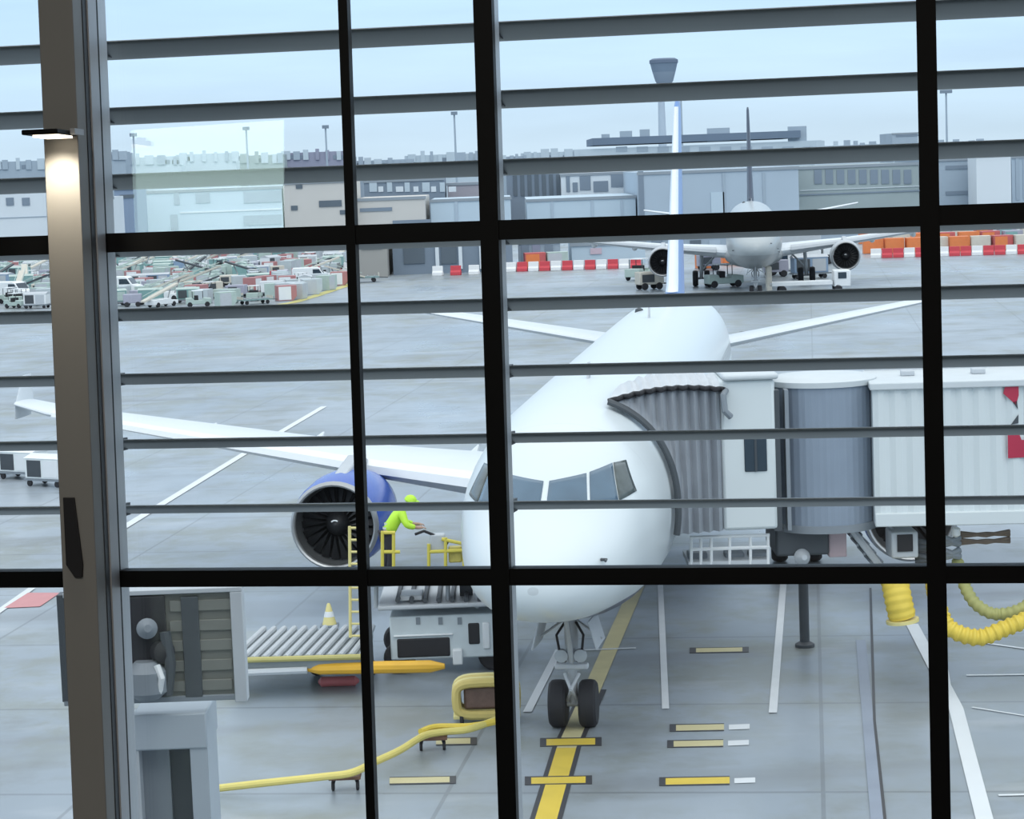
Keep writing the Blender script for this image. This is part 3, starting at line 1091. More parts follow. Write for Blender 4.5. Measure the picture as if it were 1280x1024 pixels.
# service stair and boxes under the tunnel
a, b = B_(1042, 704), B_(1064, 668)
MB().box((a.x, YB + .6, a.z), (b.x, YB + 1.4, b.z)).build('equipment_box', mat('dusty_pink_paint', (.52, .40, .42), .6), JB, world=True, bevel=.02)
st = bpy.data.objects.new('service_stair', None)
COL.objects.link(st)
st.parent = JB
for k_ in (0, 1):
    top, bot = W(1066, 664, YB + .6 + k_ * .8), W(1126, 742, YB + .6 + k_ * .8)
    MB().bar(top, bot, .07, 6).build('stringer', M_lgrey, st, world=True)
    MB().bar(top + Vector((.2, 0, .75)), bot + Vector((.2, 0, .75)), .025, 6).build('handrail', M_lgrey, st, world=True)
for i in range(7):
    p_ = W(1066, 664, YB + .6).lerp(W(1126, 742, YB + .6), (i + .5) / 7)
    MB().box((p_.x - .12, YB + .6, p_.z - .02), (p_.x + .12, YB + 1.4, p_.z + .02)).build('step', M_mgrey, st, world=True)
a, b = B_(1117, 701), B_(1150, 667)
eq = MB().box((a.x, YB + .2, a.z), (b.x, YB + .9, b.z)).build('control_cabinet', M_lgrey, JB, world=True, bevel=.03)
a, b = B_(1124, 692), B_(1143, 670)
MB().box((a.x, YB + .17, a.z), (b.x, YB + .25, b.z)).build('vent', M_dark, eq, world=True)
for x0, x1, y0_, y1_, mt, nm in ((1206, 1268, 666, 686, mat('brown_ducting', (.17, .13, .10), .6, var=.4, scale=8), 'duct_bundle'), (1184, 1204, 672, 705, M_mgrey, 'duct_bundle'), (1150, 1178, 676, 712, M_dgrey, 'duct_bundle')):
    a, b = B_(x0, y1_), B_(x1, y0_)
    bb = MB()
    for i in range(4):
        zz = a.z + (b.z - a.z) * (i + .5) / 4
        bb.tube([(a.x, YB + .4, zz), ((a.x + b.x) / 2, YB + .3, zz + .05 * (-1) ** i), (b.x, YB + .4, zz)], abs(b.z - a.z) / 7, 8)
    bb.build(nm, mt, JB, world=True)
p_ = B_(1195, 665, .2)
MB().lathe([(-.1, .02), (-.06, .08), (.06, .08), (.1, .02)], p_, (0, 0, 1), 14).build('lamp', M_white, JB, world=True)
# white guard rail and platform under the cab
pl = bpy.data.objects.new('service_platform', None)
COL.objects.link(pl)
pl.parent = JB
a, b = B_(862, 712), B_(962, 702)
MB().box((a.x, YB + .2, a.z), (b.x, YB + 1.6, b.z)).build('deck', M_lgrey, pl, world=True)
for y in (672, 687):
    MB().bar(W(863, y, YB + .22), W(962, y - 3, YB + .22), .035, 6).build('rail', M_white, pl, world=True)
for x in (864, 876, 889, 912, 938, 960):
    MB().bar(W(x, 671, YB + .22), W(x, 706, YB + .22), .03, 6).build('rail_post', M_white, pl, world=True)
for x in (872, 918, 948):
    a = W(x, 700, YB + .7)
    MB().box((a.x - .18, YB + .6, a.z - .2), (a.x + .18, YB + 1.0, a.z + .15)).build('tool_box', M_mgrey, pl, world=True, bevel=.03)
# yellow air hoses
M_hose = mat('yellow_hose_fabric', (.78, .58, .08), .6, var=.15, scale=4)


def corrugated(mb, path, r, amp=.12, pitch=.09, n=14):
    P = smooth_path(path, 12)
    step = pitch / 4
    pts, want, run = [P[0]], step, 0.0
    for i in range(1, len(P)):
        l_ = (P[i] - P[i - 1]).length
        while run + l_ >= want:
            pts.append(P[i - 1].lerp(P[i], (want - run) / l_))
            want += step
        run += l_
    return mb.tube(pts, r, n, [r * (1 + amp * (1 if (i // 2) % 2 else -1)) for i in range(len(pts))])


h1 = thing('air_hose', 'thick yellow hose end hanging below the white bridge tunnel', 'hose', B_(1124, 776, -.3))
corrugated(MB(), [W(1116, 716, 42.0), W(1120, 735, 41.8), W(1124, 755, 41.7), W(1128, 772, 41.7)], .25, .03, .12, 18).build('hose', M_hose, h1, world=True)
MB().lathe([(0, .30), (.06, .30), (.06, .2)], W(1128, 774, 41.7), (.1, 0, -1), 20).build('end_collar', M_pyel, h1, world=True)
h2 = thing('air_hose', 'yellow corrugated hose looping in the air at the right edge under the tunnel', 'hose', B_(1225, 800, -.6))
corrugated(MB(), [W(1165, 715, 42.4), W(1172, 755, 41.8), W(1187, 785, 41.5), W(1222, 797, 41.4), (W(1255, 786, 41.4)), W(1290, 770, 41.5), W(1330, 740, 42.0), W(1350, 700, 42.5)], .15, .09, .14).build('hose', M_hose, h2, world=True)
M_hose2 = mat('olive_hose_fabric', (.42, .42, .16), .6, var=.2, scale=4)
h3 = thing('air_hose', 'dull olive hose hanging just above the yellow looping hose', 'hose', B_(1222, 765, -.6))
corrugated(MB(), [W(1196, 700, 42.6), W(1207, 735, 42.2), W(1222, 757, 42.0), W(1248, 768, 41.9), W(1285, 756, 41.9), W(1320, 715, 42.6)], .11, .09, .12).build('hose', M_hose2, h3, world=True)

# ------------------------------------------------------------------ cargo loader with worker
YL = 45.3
gl_ = G(560, 832)
LD = thing('cargo_loader', 'white aircraft cargo loader with yellow ladder beside the engine', 'loader', (gl_.x, YL + 1, 0))


def lb(x0, x1, y0, y1, d0, d1, name, mt, parent=LD, bevel=.03):
    a, b = W(x0, y1, YL + d0), W(x1, y0, YL + d0)
    return MB().box((min(a.x, b.x), YL + d0, min(a.z, b.z)), (max(a.x, b.x), YL + d1, max(a.z, b.z))).build(name, mt, parent, world=True, bevel=bevel)


M_ldw = mat('loader_white', (.62, .68, .70), .45, var=.12, scale=4)
body = lb(489, 640, 766, 826, 0, 2.4, 'body', M_ldw)
lb(497, 562, 797, 823, -.03, .05, 'grille', M_dark, body)
lb(492, 566, 792, 797, -.05, .02, 'grille_hood', M_white, body)
lb(586, 599, 779, 806, -.03, .04, 'side_opening', M_dark, body)
lb(566, 578, 812, 832, -.12, .1, 'step', M_white, body)
lb(604, 612, 778, 812, -.04, .04, 'hatch', M_white, body)
for x in (520, 548, 572):
    lb(x, x + 5, 772, 781, -.02, .02, 'latch', M_mgrey, body, 0)
for sx in (500, 618):
    for dd in (.25, 2.1):
        w_ = W(sx, 830, YL + dd)
        MB().wheel((w_.x, YL + dd, .32), (0, 1, 0), .32, .22).build('wheel', M_dark, LD, world=True)
deck = lb(472, 640, 752, 764, -.2, 2.4, 'upper_deck', M_lgrey)
for i in range(9):
    p_ = W(498 + i * 17, 750, YL + .2)
    MB().bar((p_.x, YL - .1, p_.z + .05), (p_.x, YL + 2.2, p_.z + .05), .05, 8).build('roller', M_dgrey, deck, world=True)
lb(500, 528, 744, 752, .1, .8, 'pallet_stop', M_white, deck)
lb(575, 590, 722, 748, .6, .9, 'pallet_stop', M_dgrey, deck)
# operator platform
plat = lb(448, 600, 724, 735, -.3, .9, 'operator_platform', M_mgrey)
for x in (470, 560, 596):
    MB().bar(W(x, 716, YL + .2), W(x, 760, YL + .2), .05, 6).build('platform_prop', M_lgrey, plat, world=True)
plat_top = W(600, 724, YL - .3).z + .005
# ladder
lad = bpy.data.objects.new('ladder', None)
COL.objects.link(lad)
lad.parent = LD
for x in (437, 457):
    MB().bar(W(x, 658, YL - .35), W(x + 1, 797, YL - .35), .032, 8).build('stile', M_pyel, lad, world=True)
for y in range(660, 796, 15):
    MB().bar(W(437, y, YL - .35), W(457, y, YL - .35), .026, 6).build('rung', M_pyel, lad, world=True)
M_ry = mat('rail_yellow', (.70, .60, .10), .5)
rails = bpy.data.objects.new('guard_rail', None)
COL.objects.link(rails)
rails.parent = LD
for (a, b) in (((478, 664), (478, 716)), ((492, 668), (492, 716)), ((536, 680), (536, 716)), ((557, 672), (557, 716)), ((580, 680), (580, 716)), ((480, 690), (500, 690)),
               ((536, 690), (582, 688)), ((552, 674), (580, 680)), ((478, 666), (494, 666))):
    MB().bar(W(*a, YL - .2), W(*b, YL - .2), .035, 7).build('rail', M_ry, rails, world=True)
lb(538, 556, 668, 690, -.15, .1, 'control_box', M_lgrey, rails)
lb(561, 577, 684, 704, -.15, .1, 'tool_basket', mat('basket_yellow', (.55, .47, .12), .6, var=.3, scale=12), rails)
MB().tube([W(519, 668, YL - .1), W(530, 664, YL - .15), W(545, 670, YL - .1), W(560, 680, YL - .1)], .03, 6).build('control_cable', M_dark, rails, world=True)
# low roller conveyor in front
zc_ = .75
cv = thing('roller_conveyor', 'low grey roller conveyor with yellow edge beam left of the cargo loader', 'conveyor', G(390, 838))


def plane_z(x, y, z):
    return G(x, y, z)


c00, c10, c11, c01 = plane_z(285, 827, zc_), plane_z(462, 822, zc_), plane_z(466, 786, zc_), plane_z(300, 789, zc_)
MB().prism([c00, c10, c11, c01], (0, 0, -.18)).build('deck', mat('conveyor_deck', (.30, .33, .34), .4, .2), cv, world=True)
for i in range(13):
    t = (i + .3) / 13
    a = c00.lerp(c10, t)
    b = c01.lerp(c11, min(1, t + .16))
    MB().bar(a + Vector((0, 0, .04)), b + Vector((0, 0, .04)), .06, 8).build('roller', M_lgrey, cv, world=True)
MB().tube([c00 + Vector((0, -.06, .03)), c10 + Vector((0, -.06, .03))], .055, 8).build('edge_rail', mat('olive_yellow', (.48, .43, .15), .5), cv, world=True)
a, b = plane_z(378, 836, .55), plane_z(556, 833, .55)
MB().tube([a, a.lerp(b, .12), a.lerp(b, .9), b], .12, 10, [.03, .12, .12, .05]).build('bumper_beam', M_amber, cv, world=True)
a, b = plane_z(290, 842, .55), plane_z(384, 838, .55)
MB().bar(a, b, .07).build('side_beam', M_lgrey, cv, world=True)
for x in (300, 395, 462):
    p_ = plane_z(x, 797, zc_)
    MB().bar((p_.x, p_.y, 0), (p_.x, p_.y, zc_ - .1), .06).build('leg', M_dgrey, cv, world=True)
    MB().wheel((p_.x, p_.y - .1, .16), (0, 1, 0), .16, .1).build('wheel', M_dark, cv, world=True)
p_ = G(425, 858)
b = MB()
b.lathe([(-.42, .03), (-.36, .10), (.3, .10), (.38, .03)], (p_.x, p_.y, .10), (1, -.04, 0), 14)
tag(b.build('fire_extinguisher', mat('faded_red', (.62, .16, .17), .5)), 'red cylinder lying on the ground under the yellow conveyor beam', 'cylinder')
# traffic cone behind
p_ = G(412, 783)
tc_ = thing('traffic_cone', 'pale yellow traffic cone standing behind the roller conveyor', 'cone', p_)
MB().box((-.2, -.2, 0), (.2, .2, .05)).build('base', M_mgrey, tc_, bevel=.01)
MB().lathe([(.05, .16), (.5, .04), (.52, .02)], (0, 0, 0), (0, 0, 1), 18).build('cone', M_pyel, tc_)
MB().lathe([(.22, .118), (.34, .088)], (0, 0, 0), (0, 0, 1), 18, False).build('band', M_white, tc_)

# ------------------------------------------------------------------ yellow hose cart and hose
p0 = G(612, 906)
hc = thing('hose_cart', 'yellow cart with a coiled hose behind the wide mullion', 'cart', p0)
x0, x1 = W(566, 880, p0.y).x, W(650, 880, p0.y).x
zt_, zb_ = W(600, 850, p0.y).z, W(600, 898, p0.y).z
zc_, xc = (zt_ + zb_) / 2, (x0 + x1) / 2
for i in range(4):
    yy = p0.y + i * .15
    pts = []
    for q in range(25):
        a = 2 * PI * q / 24
        ca, sa = math.cos(a), math.sin(a)
        pts.append((xc + (x1 - x0) / 2 * math.copysign(abs(ca) ** .5, ca) * .9, yy, zc_ + (zt_ - zb_) / 2 * math.copysign(abs(sa) ** .5, sa) * .85))
    MB().tube(pts, .085, 8, cap=False).build('hose_coil', mat('coil_tan_yellow', (.66, .52, .17), .6, var=.2) if i % 2 == 0 else M_pyel, hc, world=True)
MB().box((x0 + .2, p0.y + .05, zb_ + .15), (x1 - .2, p0.y + .55, zt_ - .15)).build('reel_core', mat('rusty_brown', (.16, .10, .08), .7, var=.4, scale=9), hc, world=True, bevel=.05)
MB().box((x0, p0.y - .05, max(.12, zb_ - .1)), (x1, p0.y + .6, max(.2, zb_))).build('frame', M_pyel, hc, world=True, bevel=.02)
for xx in (x0 + .15, x1 - .15):
    for yy in (p0.y + .02, p0.y + .55):
        MB().wheel((xx, yy, .12), (1, 0, 0), .12, .07).build('wheel', M_dark, hc, world=True)
path = [(640, 893, .36), (618, 901, .34), (585, 912, .33), (556, 915, .33), (530, 920, .34), (500, 938, .34), (470, 952, .34), (440, 966, .35), (405, 971, .34), (330, 979, .30), (258, 987, .12), (215, 990, .10)]
hz = thing('supply_hose', 'long yellow supply hose crossing the apron on small wheeled trestles', 'hose', G(430, 985))
MB().tube(smooth_path([G(*q) for q in path], 5), .062, 10).build('hose', mat('supply_hose_yellow', (.74, .62, .18), .55, var=.12), hz, world=True)
a = [G(*q) for q in ((628, 900, .34), (590, 908, .34), (545, 909, .36), (526, 915, .36))]
MB().tube(smooth_path(a, 5), .06, 8).build('return_hose', M_hose, hz, world=True)
for (x, y, r_) in ((432, 988, .3), (541, 938, .3)):
    p_ = G(x, y)
    t_ = thing('hose_trestle', 'small dark wheeled trestle under the yellow hose, ' + ('nearer the grey display post' if x < 500 else 'nearer the yellow cart'), 'trestle', p_)
    MB().box((-.26, -.14, .20), (.26, .14, .25)).build('saddle', mat('trestle_brown', (.16, .08, .05), .6), t_, bevel=.01)
    for sx in (-.2, .2):
        MB().bar((sx, 0, .10), (sx * .8, 0, .22), .025, 6).build('leg', M_dgrey, t_)
        MB().wheel((sx, 0, .085), (1, 0, 0), .085, .05, 14).build('wheel', M_dark, t_)

# ------------------------------------------------------------------ stand display on a post
YD = 12.0
dp = thing('docking_display', 'grey docking display on a tall steel post, partly behind the column', 'display', (W(214, 900, YD).x, YD, 0))


def db(x0, x1, y0, y1, d0, d1, name, mt, parent=dp, bevel=.004):
    a, b = W(x0, (y1), YD + d0), W(x1, y0, YD + d0)
    Z0, Z1 = W((x0 + x1) / 2, y1, YD + d0).z, W((x0 + x1) / 2, y0, YD + d0).z
    return MB().box((a.x, YD + d0, Z0), (b.x, YD + d1, Z1)).build(name, mt, parent, world=True, bevel=bevel)


M_dpan = mat('display_back', (.17, .175, .155), .55, var=.12, scale=5)
cabi = db(80, 294, 744, 874, .0, .07, 'cabinet', M_dpan)
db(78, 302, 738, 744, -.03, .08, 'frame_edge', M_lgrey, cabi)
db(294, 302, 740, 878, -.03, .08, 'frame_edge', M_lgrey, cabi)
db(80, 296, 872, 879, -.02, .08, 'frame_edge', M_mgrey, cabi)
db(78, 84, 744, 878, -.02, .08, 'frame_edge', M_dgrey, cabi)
M_slat2 = mat('display_slat', (.195, .20, .178), .5, var=.1)
for i in range(5):
    db(212, 290, 750 + i * 25, 764 + i * 25, -.012, 0, 'back_slat', M_slat2, cabi)
db(232, 247, 746, 872, -.022, 0, 'dark_strut', M_dgrey, cabi)
db(160, 205, 746, 872, -.03, 0, 'side_recess', M_dark, cabi)
p_ = W(183, 786, YD - .05)
MB().lathe([(-.05, .02), (-.03, .05), (.03, .055), (.06, .02)], p_, (.3, -1, .2), 16).build('sensor', M_mgrey, cabi, world=True)
p_ = W(203, 815, YD - .05)
MB().lathe([(-.06, .03), (-.03, .06), (.03, .06), (.05, .02)], p_, (.6, -1, .1), 16).build('sensor', M_dark, cabi, world=True)
p_ = W(184, 850, YD - .06)
MB().lathe([(-.1, .06), (-.06, .11), (.05, .11), (.1, .06)], p_, (0, 0, 1), 18).build('motor', M_mgrey, cabi, world=True)
MB().tube([W(196, 832, YD - .12), W(202, 848, YD - .14), W(199, 866, YD - .12)], .018, 8).build('cable', M_white, cabi, world=True)
MB().tube([W(206, 790, YD - .06), W(213, 830, YD - .07), W(209, 868, YD - .06)], .03, 8).build('cable', M_dgrey, cabi, world=True)
# post: grey frame with a dark recess
a, b = W(172, 1000, YD), W(262, 1000, YD)
zt_ = W(214, 893, YD).z
M_post = mat('post_pale_grey', (.42, .47, .52), .45, var=.06)
po = MB().box((a.x, YD + .16, 0), (b.x, YD + .42, zt_)).build('post', M_post, dp, world=True, bevel=.01)
MB().box((a.x - .003, YD, 0), (a.x + .02, YD + .18, zt_ - .01)).build('post_flange', M_lgrey, po, world=True)
MB().box((b.x - .09, YD, 0), (b.x + .003, YD + .18, zt_ - .01)).build('post_flange', M_post, po, world=True)
MB().box((a.x - .006, YD - .01, zt_ - .19), (b.x + .006, YD + .43, zt_ + .004)).build('post_head', M_post, po, world=True, bevel=.01)
x1_ = W(210, 980, YD).x
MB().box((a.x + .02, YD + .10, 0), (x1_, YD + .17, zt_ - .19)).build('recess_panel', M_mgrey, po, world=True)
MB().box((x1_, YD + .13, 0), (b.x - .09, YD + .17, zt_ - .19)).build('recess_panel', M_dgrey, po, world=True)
# ------------------------------------------------------------------ worker on the loader
def skin(name, joints, edges, mt, parent, sub=2, root=0):
    """joints: (point, radius) laid out in metres; grown into one tapered surface"""
    me = bpy.data.meshes.new(name)
    me.from_pydata([tuple(p) for p, r in joints], edges, [])
    o = bpy.data.objects.new(name, me)
    COL.objects.link(o)
    o.modifiers.new('skin', 'SKIN')
    for i, (p, r) in enumerate(joints):
        rr_ = r if isinstance(r, tuple) else (r, r)
        me.skin_vertices[0].data[i].radius = rr_
        me.skin_vertices[0].data[i].use_root = (i == root)
    s = o.modifiers.new('sub', 'SUBSURF')
    s.levels = s.render_levels = sub
    dg = bpy.context.evaluated_depsgraph_get()
    me2 = bpy.data.meshes.new_from_object(o.evaluated_get(dg))
    me2.name = name
    o.modifiers.clear()
    o.data = me2
    bpy.data.meshes.remove(me)
    me2.materials.clear()
    me2.materials.append(mt)
    me2.polygons.foreach_set('use_smooth', [True] * len(me2.polygons))
    o.parent = parent
    return o


M_skin = mat('skin', (.50, .32, .24), .5, var=.05)
M_hiv = mat('hi_vis_yellow', (.55, .90, .06), .6, var=.08)
M_trs = mat('dark_trousers', (.035, .035, .05), .8, var=.2)
pf = W(486, 714, YL + .25)
PR = thing('person', 'worker in a bright yellow hi-vis jacket bending forward on the loader platform', 'person', (pf.x, pf.y, plat_top), math.radians(10))
hip = (0.0, 0, .90)
J = [(hip, .085), ((.10, 0, 1.08), (.10, .085)), ((.26, -.01, 1.25), (.115, .09)), ((.345, -.015, 1.345), .06), ((.395, -.03, 1.39), .055), ((.45, -.045, 1.44), (.085, .095)), ((.49, -.05, 1.52), (.075, .085)),
     ((.28, -.19, 1.30), .065), ((.36, -.30, 1.06), .048), ((.58, -.26, 1.00), .036), ((.66, -.24, 1.00), (.04, .022)),
     ((.28, .18, 1.30), .065), ((.38, .24, 1.05), .048), ((.60, .16, 1.01), .036), ((.68, .14, 1.01), (.04, .022)),
     ((-.02, -.10, .86), .075), ((.06, -.12, .48), .062), ((-.02, -.13, .10), .042), ((.12, -.15, .04), .036),
     ((-.02, .10, .86), .075), ((.02, .13, .48), .062), ((-.10, .14, .10), .042), ((.04, .15, .04), .036)]
E_ = [(0, 1), (1, 2), (2, 3), (3, 4), (4, 5), (5, 6), (2, 7), (7, 8), (8, 9), (9, 10), (2, 11), (11, 12), (12, 13), (13, 14), (0, 15), (15, 16), (16, 17), (17, 18), (0, 19), (19, 20), (20, 21), (21, 22)]
for hb, sg in ((10, -1), (14, 1)):
    hx, hy, hz_ = J[hb][0]
    for q, (dy, ln) in enumerate(((-.032, .062), (-.011, .072), (.011, .068), (.031, .054))):
        i0 = len(J)
        J.append(((hx + .035, hy + dy, hz_ - .002), .0105))
        J.append(((hx + .035 + ln * .55, hy + dy * 1.15, hz_ - .012), .0095))
        J.append(((hx + .03 + ln * .8, hy + dy * 1.15, hz_ - .012 - ln * .5), .0085))
        E_ += [(hb, i0), (i0, i0 + 1), (i0 + 1, i0 + 2)]
    i0 = len(J)
    J.append(((hx + .005, hy - sg * .04, hz_ - .012), .011))
    J.append(((hx + .035, hy - sg * .062, hz_ - .035), .0095))
    E_ += [(hb, i0), (i0, i0 + 1)]
skin('body', J, E_, M_skin, PR)
jk = [((.01, 0, .86), (.165, .15)), ((.10, 0, 1.06), (.175, .145)), ((.26, -.01, 1.245), (.185, .145)), ((.335, -.015, 1.33), (.09, .085)),
      ((.28, -.19, 1.305), .092), ((.36, -.30, 1.06), .072), ((.54, -.268, 1.01), .056), ((.28, .18, 1.305), .092), ((.38, .24, 1.05), .072), ((.56, .175, 1.02), .056)]
jo = skin('jacket', jk, [(0, 1), (1, 2), (2, 3), (2, 4), (4, 5), (5, 6), (2, 7), (7, 8), (8, 9)], M_hiv, PR)
jb = MB()
for zz, xx, rx, ry in ((1.00, .065, .150, .132), (1.08, .105, .155, .132)):
    jb.lathe([(-.022, 1), (.022, 1)], (0, 0, 0), (0, 0, 1), 24, False)
    for k_ in range(len(jb.v) - 48, len(jb.v)):
        p_ = jb.v[k_]
        jb.v[k_] = Vector((xx + p_.x * rx, p_.y * ry, zz + p_.z))
jb.build('reflective_band', mat('reflective_grey', (.7, .72, .72), .4), jo)
skin('trousers', [((0, 0, .90), (.14, .125)), ((-.02, -.10, .84), .115), ((.06, -.12, .48), .082), ((-.01, -.13, .13), .066), ((-.02, .10, .84), .115), ((.02, .13, .48), .082), ((-.09, .14, .13), .066)],
     [(0, 1), (1, 2), (2, 3), (0, 4), (4, 5), (5, 6)], M_trs, PR)
for (ax, ay), (bx, by) in (((-.04, -.13), (.15, -.155)), ((-.12, .14), (.07, .155))):
    skin('boot', [((ax, ay, .13), .06), ((ax, ay, .055), .055), ((bx - .06, by, .05), .05), ((bx, by, .04), .042)], [(0, 1), (1, 2), (2, 3)], M_dark, PR)
hd = Vector((.482, -.048, 1.50))
hb_ = MB()
hb_.lathe([(-.02, .10), (.0, .128), (.04, .125), (.09, .105), (.125, .06), (.14, .005)], hd, (.45, -.05, 1), 20)
hb_.box((.03, -.07, -.012), (.17, .07, .006), None, hd)
hb_.build('safety_helmet', M_hiv, PR, bevel=.004)
fc = MB()
fx = Vector((.535, -.055, 1.435))
fc.lathe([(-.02, .002), (0, .014), (.03, .010), (.04, .002)], fx + Vector((.008, 0, 0)), (.35, 0, 1), 10)
fc.box((-.012, -.028, -.062), (.002, .028, -.052), None, fx)
fc.build('face_features', mat('lip_skin', (.40, .22, .18), .5), PR)
for sg in (-1, 1):
    MB().lathe([(-.012, .002), (0, .012), (.012, .002)], fx + Vector((-.012, sg * .035, .03)), (1, 0, 0), 10).build('eye', M_dark, PR)
    MB().lathe([(-.012, .01), (0, .03), (.012, .012)], Vector((.445, -.045 + sg * .095, 1.455)), (0, 1, 0), 12).build('ear', M_skin, PR)

# ------------------------------------------------------------------ background buildings
def bld(name, label, x0, x1, yt, d, depth, mt, cat='building', par=.35):
    """flat roofed block at distance d whose front runs from x0 to x1 and whose roof shows at yt"""
    a, b, t = W(x0, 300, d), W(x1, 300, d), W((x0 + x1) / 2, yt, d)
    r = thing(name, label, cat, ((a.x + b.x) / 2, d, 0))
    w = MB().box((a.x, d, 0), (b.x, d + depth, t.z)).build('wall', mt, r, world=True, smooth=False)
    if par:
        MB().box((a.x - .15, d - .15, t.z - par), (b.x + .15, d + .1, t.z + .05)).build('parapet', M_far_trim, r, world=True, smooth=False)
    return r


def opening(r, x0, x1, y0, y1, d, mt, name='window', out=.12):
    a, b = W(x0, y1, d), W(x1, y0, d)
    a.z, b.z = max(.02, a.z), max(.05, b.z)
    return MB().box((a.x, d - out, min(a.z, b.z)), (b.x, d + .1, max(a.z, b.z))).build(name, mt, r, world=True, smooth=False)


def fm(n, c, v=.08):  # distant materials; pale blue-grey haze is put into their base colours
    return mat(n, c, .8, 0, v, .15, .2)


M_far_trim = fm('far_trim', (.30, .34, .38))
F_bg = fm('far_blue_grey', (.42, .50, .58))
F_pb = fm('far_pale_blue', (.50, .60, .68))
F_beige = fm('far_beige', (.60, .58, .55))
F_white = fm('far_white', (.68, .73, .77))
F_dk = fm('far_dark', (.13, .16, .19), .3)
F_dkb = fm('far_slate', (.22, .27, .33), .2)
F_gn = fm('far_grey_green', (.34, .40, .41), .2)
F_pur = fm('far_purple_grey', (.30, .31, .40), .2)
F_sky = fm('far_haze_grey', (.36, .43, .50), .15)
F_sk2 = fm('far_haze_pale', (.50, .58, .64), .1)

r = bld('hangar', 'wide blue grey hangar wall behind the aircraft tail', 660, 796, 247, 330, 30, F_pb)
for x in (690, 740, 777):
    opening(r, x, x + 1.5, 250, 300, 330, F_bg, 'panel_joint')
opening(r, 712, 735, 292, 302, 330, F_bg, 'door')
r = bld('hangar', 'tall grey hangar wall right of the aircraft tail', 800, 1000, 212, 326, 40, F_bg)
opening(r, 800, 804, 214, 300, 326, F_dkb, 'corner_post')
for x in (850, 905, 955):
    opening(r, x, x + 1.2, 216, 300, 326, F_sky, 'panel_joint')
opening(r, 890, 905, 240, 300, 326, F_pb, 'door')
r = bld('hangar', 'low pale blue shed left of the middle mullion', 540, 640, 248, 325, 20, F_pb)
opening(r, 570, 572, 250, 300, 325, F_bg, 'panel_joint')
r = bld('plant_building', 'dark louvred plant building on the roofs right of the middle mullion', 636, 702, 213, 372, 20, F_dkb)
for x in range(642, 702, 9):
    opening(r, x, x + 4, 218, 245, 372, F_dk, 'louvre_bay')
r = bld('office_block', 'white and dark patterned office block behind the pale hangar', 704, 792, 216, 368, 20, F_white)
for x0, x1, y0, y1 in ((708, 712, 218, 240), (725, 738, 220, 238), (742, 760, 226, 240), (764, 785, 216, 234), (716, 722, 228, 240)):
    opening(r, x0, x1, y0, y1, 368, F_dkb)
r = bld('office_block', 'beige block with dark openings left of the thin upright bar', 357, 445, 226, 320, 15, F_beige)
for x0, x1, y0, y1 in ((370, 378, 231, 236), (364, 372, 257, 263), (399, 427, 250, 259), (425, 445, 262, 268)):
    opening(r, x0, x1, y0, y1, 320, F_dk)
r = bld('office_block', 'beige building with long dark windows right of the thin upright bar', 448, 533, 247, 322, 20, F_beige)
for x0, x1, y0, y1 in ((450, 490, 259, 265), (491, 538, 274, 281)):
    opening(r, x0, x1, y0, y1, 322, F_dkb)
r = bld('plant_building', 'row of dark and white plant units above the beige building', 458, 558, 224, 350, 12, F_dkb)
for i, x in enumerate(range(462, 562, 11)):
    opening(r, x, x + (6 if i % 3 else 9), 228 + (i % 2) * 5, 240, 350, F_white if i % 2 else F_sk2, 'plant_unit')
r = bld('warehouse', 'reddish grey warehouse roof above the pale shed', 562, 630, 228, 356, 12, fm('far_rose_grey', (.38, .36, .40)))
r = bld('terminal_hall', 'pale blue terminal hall right of the column', 172, 355, 236, 320, 30, F_pb)
for x0, x1, y0, y1 in ((218, 224, 240, 256), (245, 262, 240, 254), (305, 352, 238, 254), (305, 352, 268, 282), (214, 222, 268, 288)):
    opening(r, x0, x1, y0, y1, 320, F_sky)
opening(r, 225, 352, 262, 265, 320, F_white, 'ledge')
r = bld('stair_tower', 'dark blue stair tower beside the pale terminal hall', 146, 170, 234, 306, 11, fm('far_dark_blue', (.24, .31, .42)))
opening(r, 150, 168, 243, 248, 306, F_dk)
r = bld('annex', 'small white annex next to the column edge', 128, 144, 246, 293, 8, F_white)
opening(r, 130, 136, 252, 262, 293, F_sky)
r = bld('office_block', 'white block with small dark windows at the far left edge', -30, 60, 236, 320, 30, F_white)
for x in (8, 28, -12):
    opening(r, x, x + 9, 247, 257, 320, F_dkb)
opening(r, -30, 60, 270, 274, 320, F_sky, 'ledge')
r = bld('pier_building', 'grey green pier with dark glazing left of the right mullion', 1000, 1150, 206, 330, 30, F_gn)
for x in range(1018, 1140, 14):
    opening(r, x, x + 9, 212, 230, 330, F_dkb)
opening(r, 1000, 1150, 233, 238, 330, F_white, 'ledge')
opening(r, 1000, 1150, 239, 243, 330, F_dkb, 'dark_band')  # dark slate strip directly below the white ledge
r = bld('pier_building', 'blue grey pier right of the right mullion', 1165, 1220, 198, 330, 30, F_sky)
for x0, x1, y0, y1 in ((1182, 1218, 206, 212), (1182, 1220, 238, 244)):
    opening(r, x0, x1, y0, y1, 330, F_dkb)
r = bld('warehouse', 'white flat warehouse at the right edge', 1222, 1265, 192, 322, 6, F_white)
r = bld('warehouse', 'blue striped shed beside the white warehouse at the right edge', 1266, 1320, 194, 326, 30, F_bg)
for x in range(1270, 1320, 9):
    opening(r, x, x + 4, 198, 250, 326, F_sky, 'stripe')
r = bld('office_block', 'small grey rooftop block just left of the right mullion', 1118, 1150, 166, 600, 20, F_sky)
opening(r, 1120, 1148, 168, 171, 600, F_dkb)
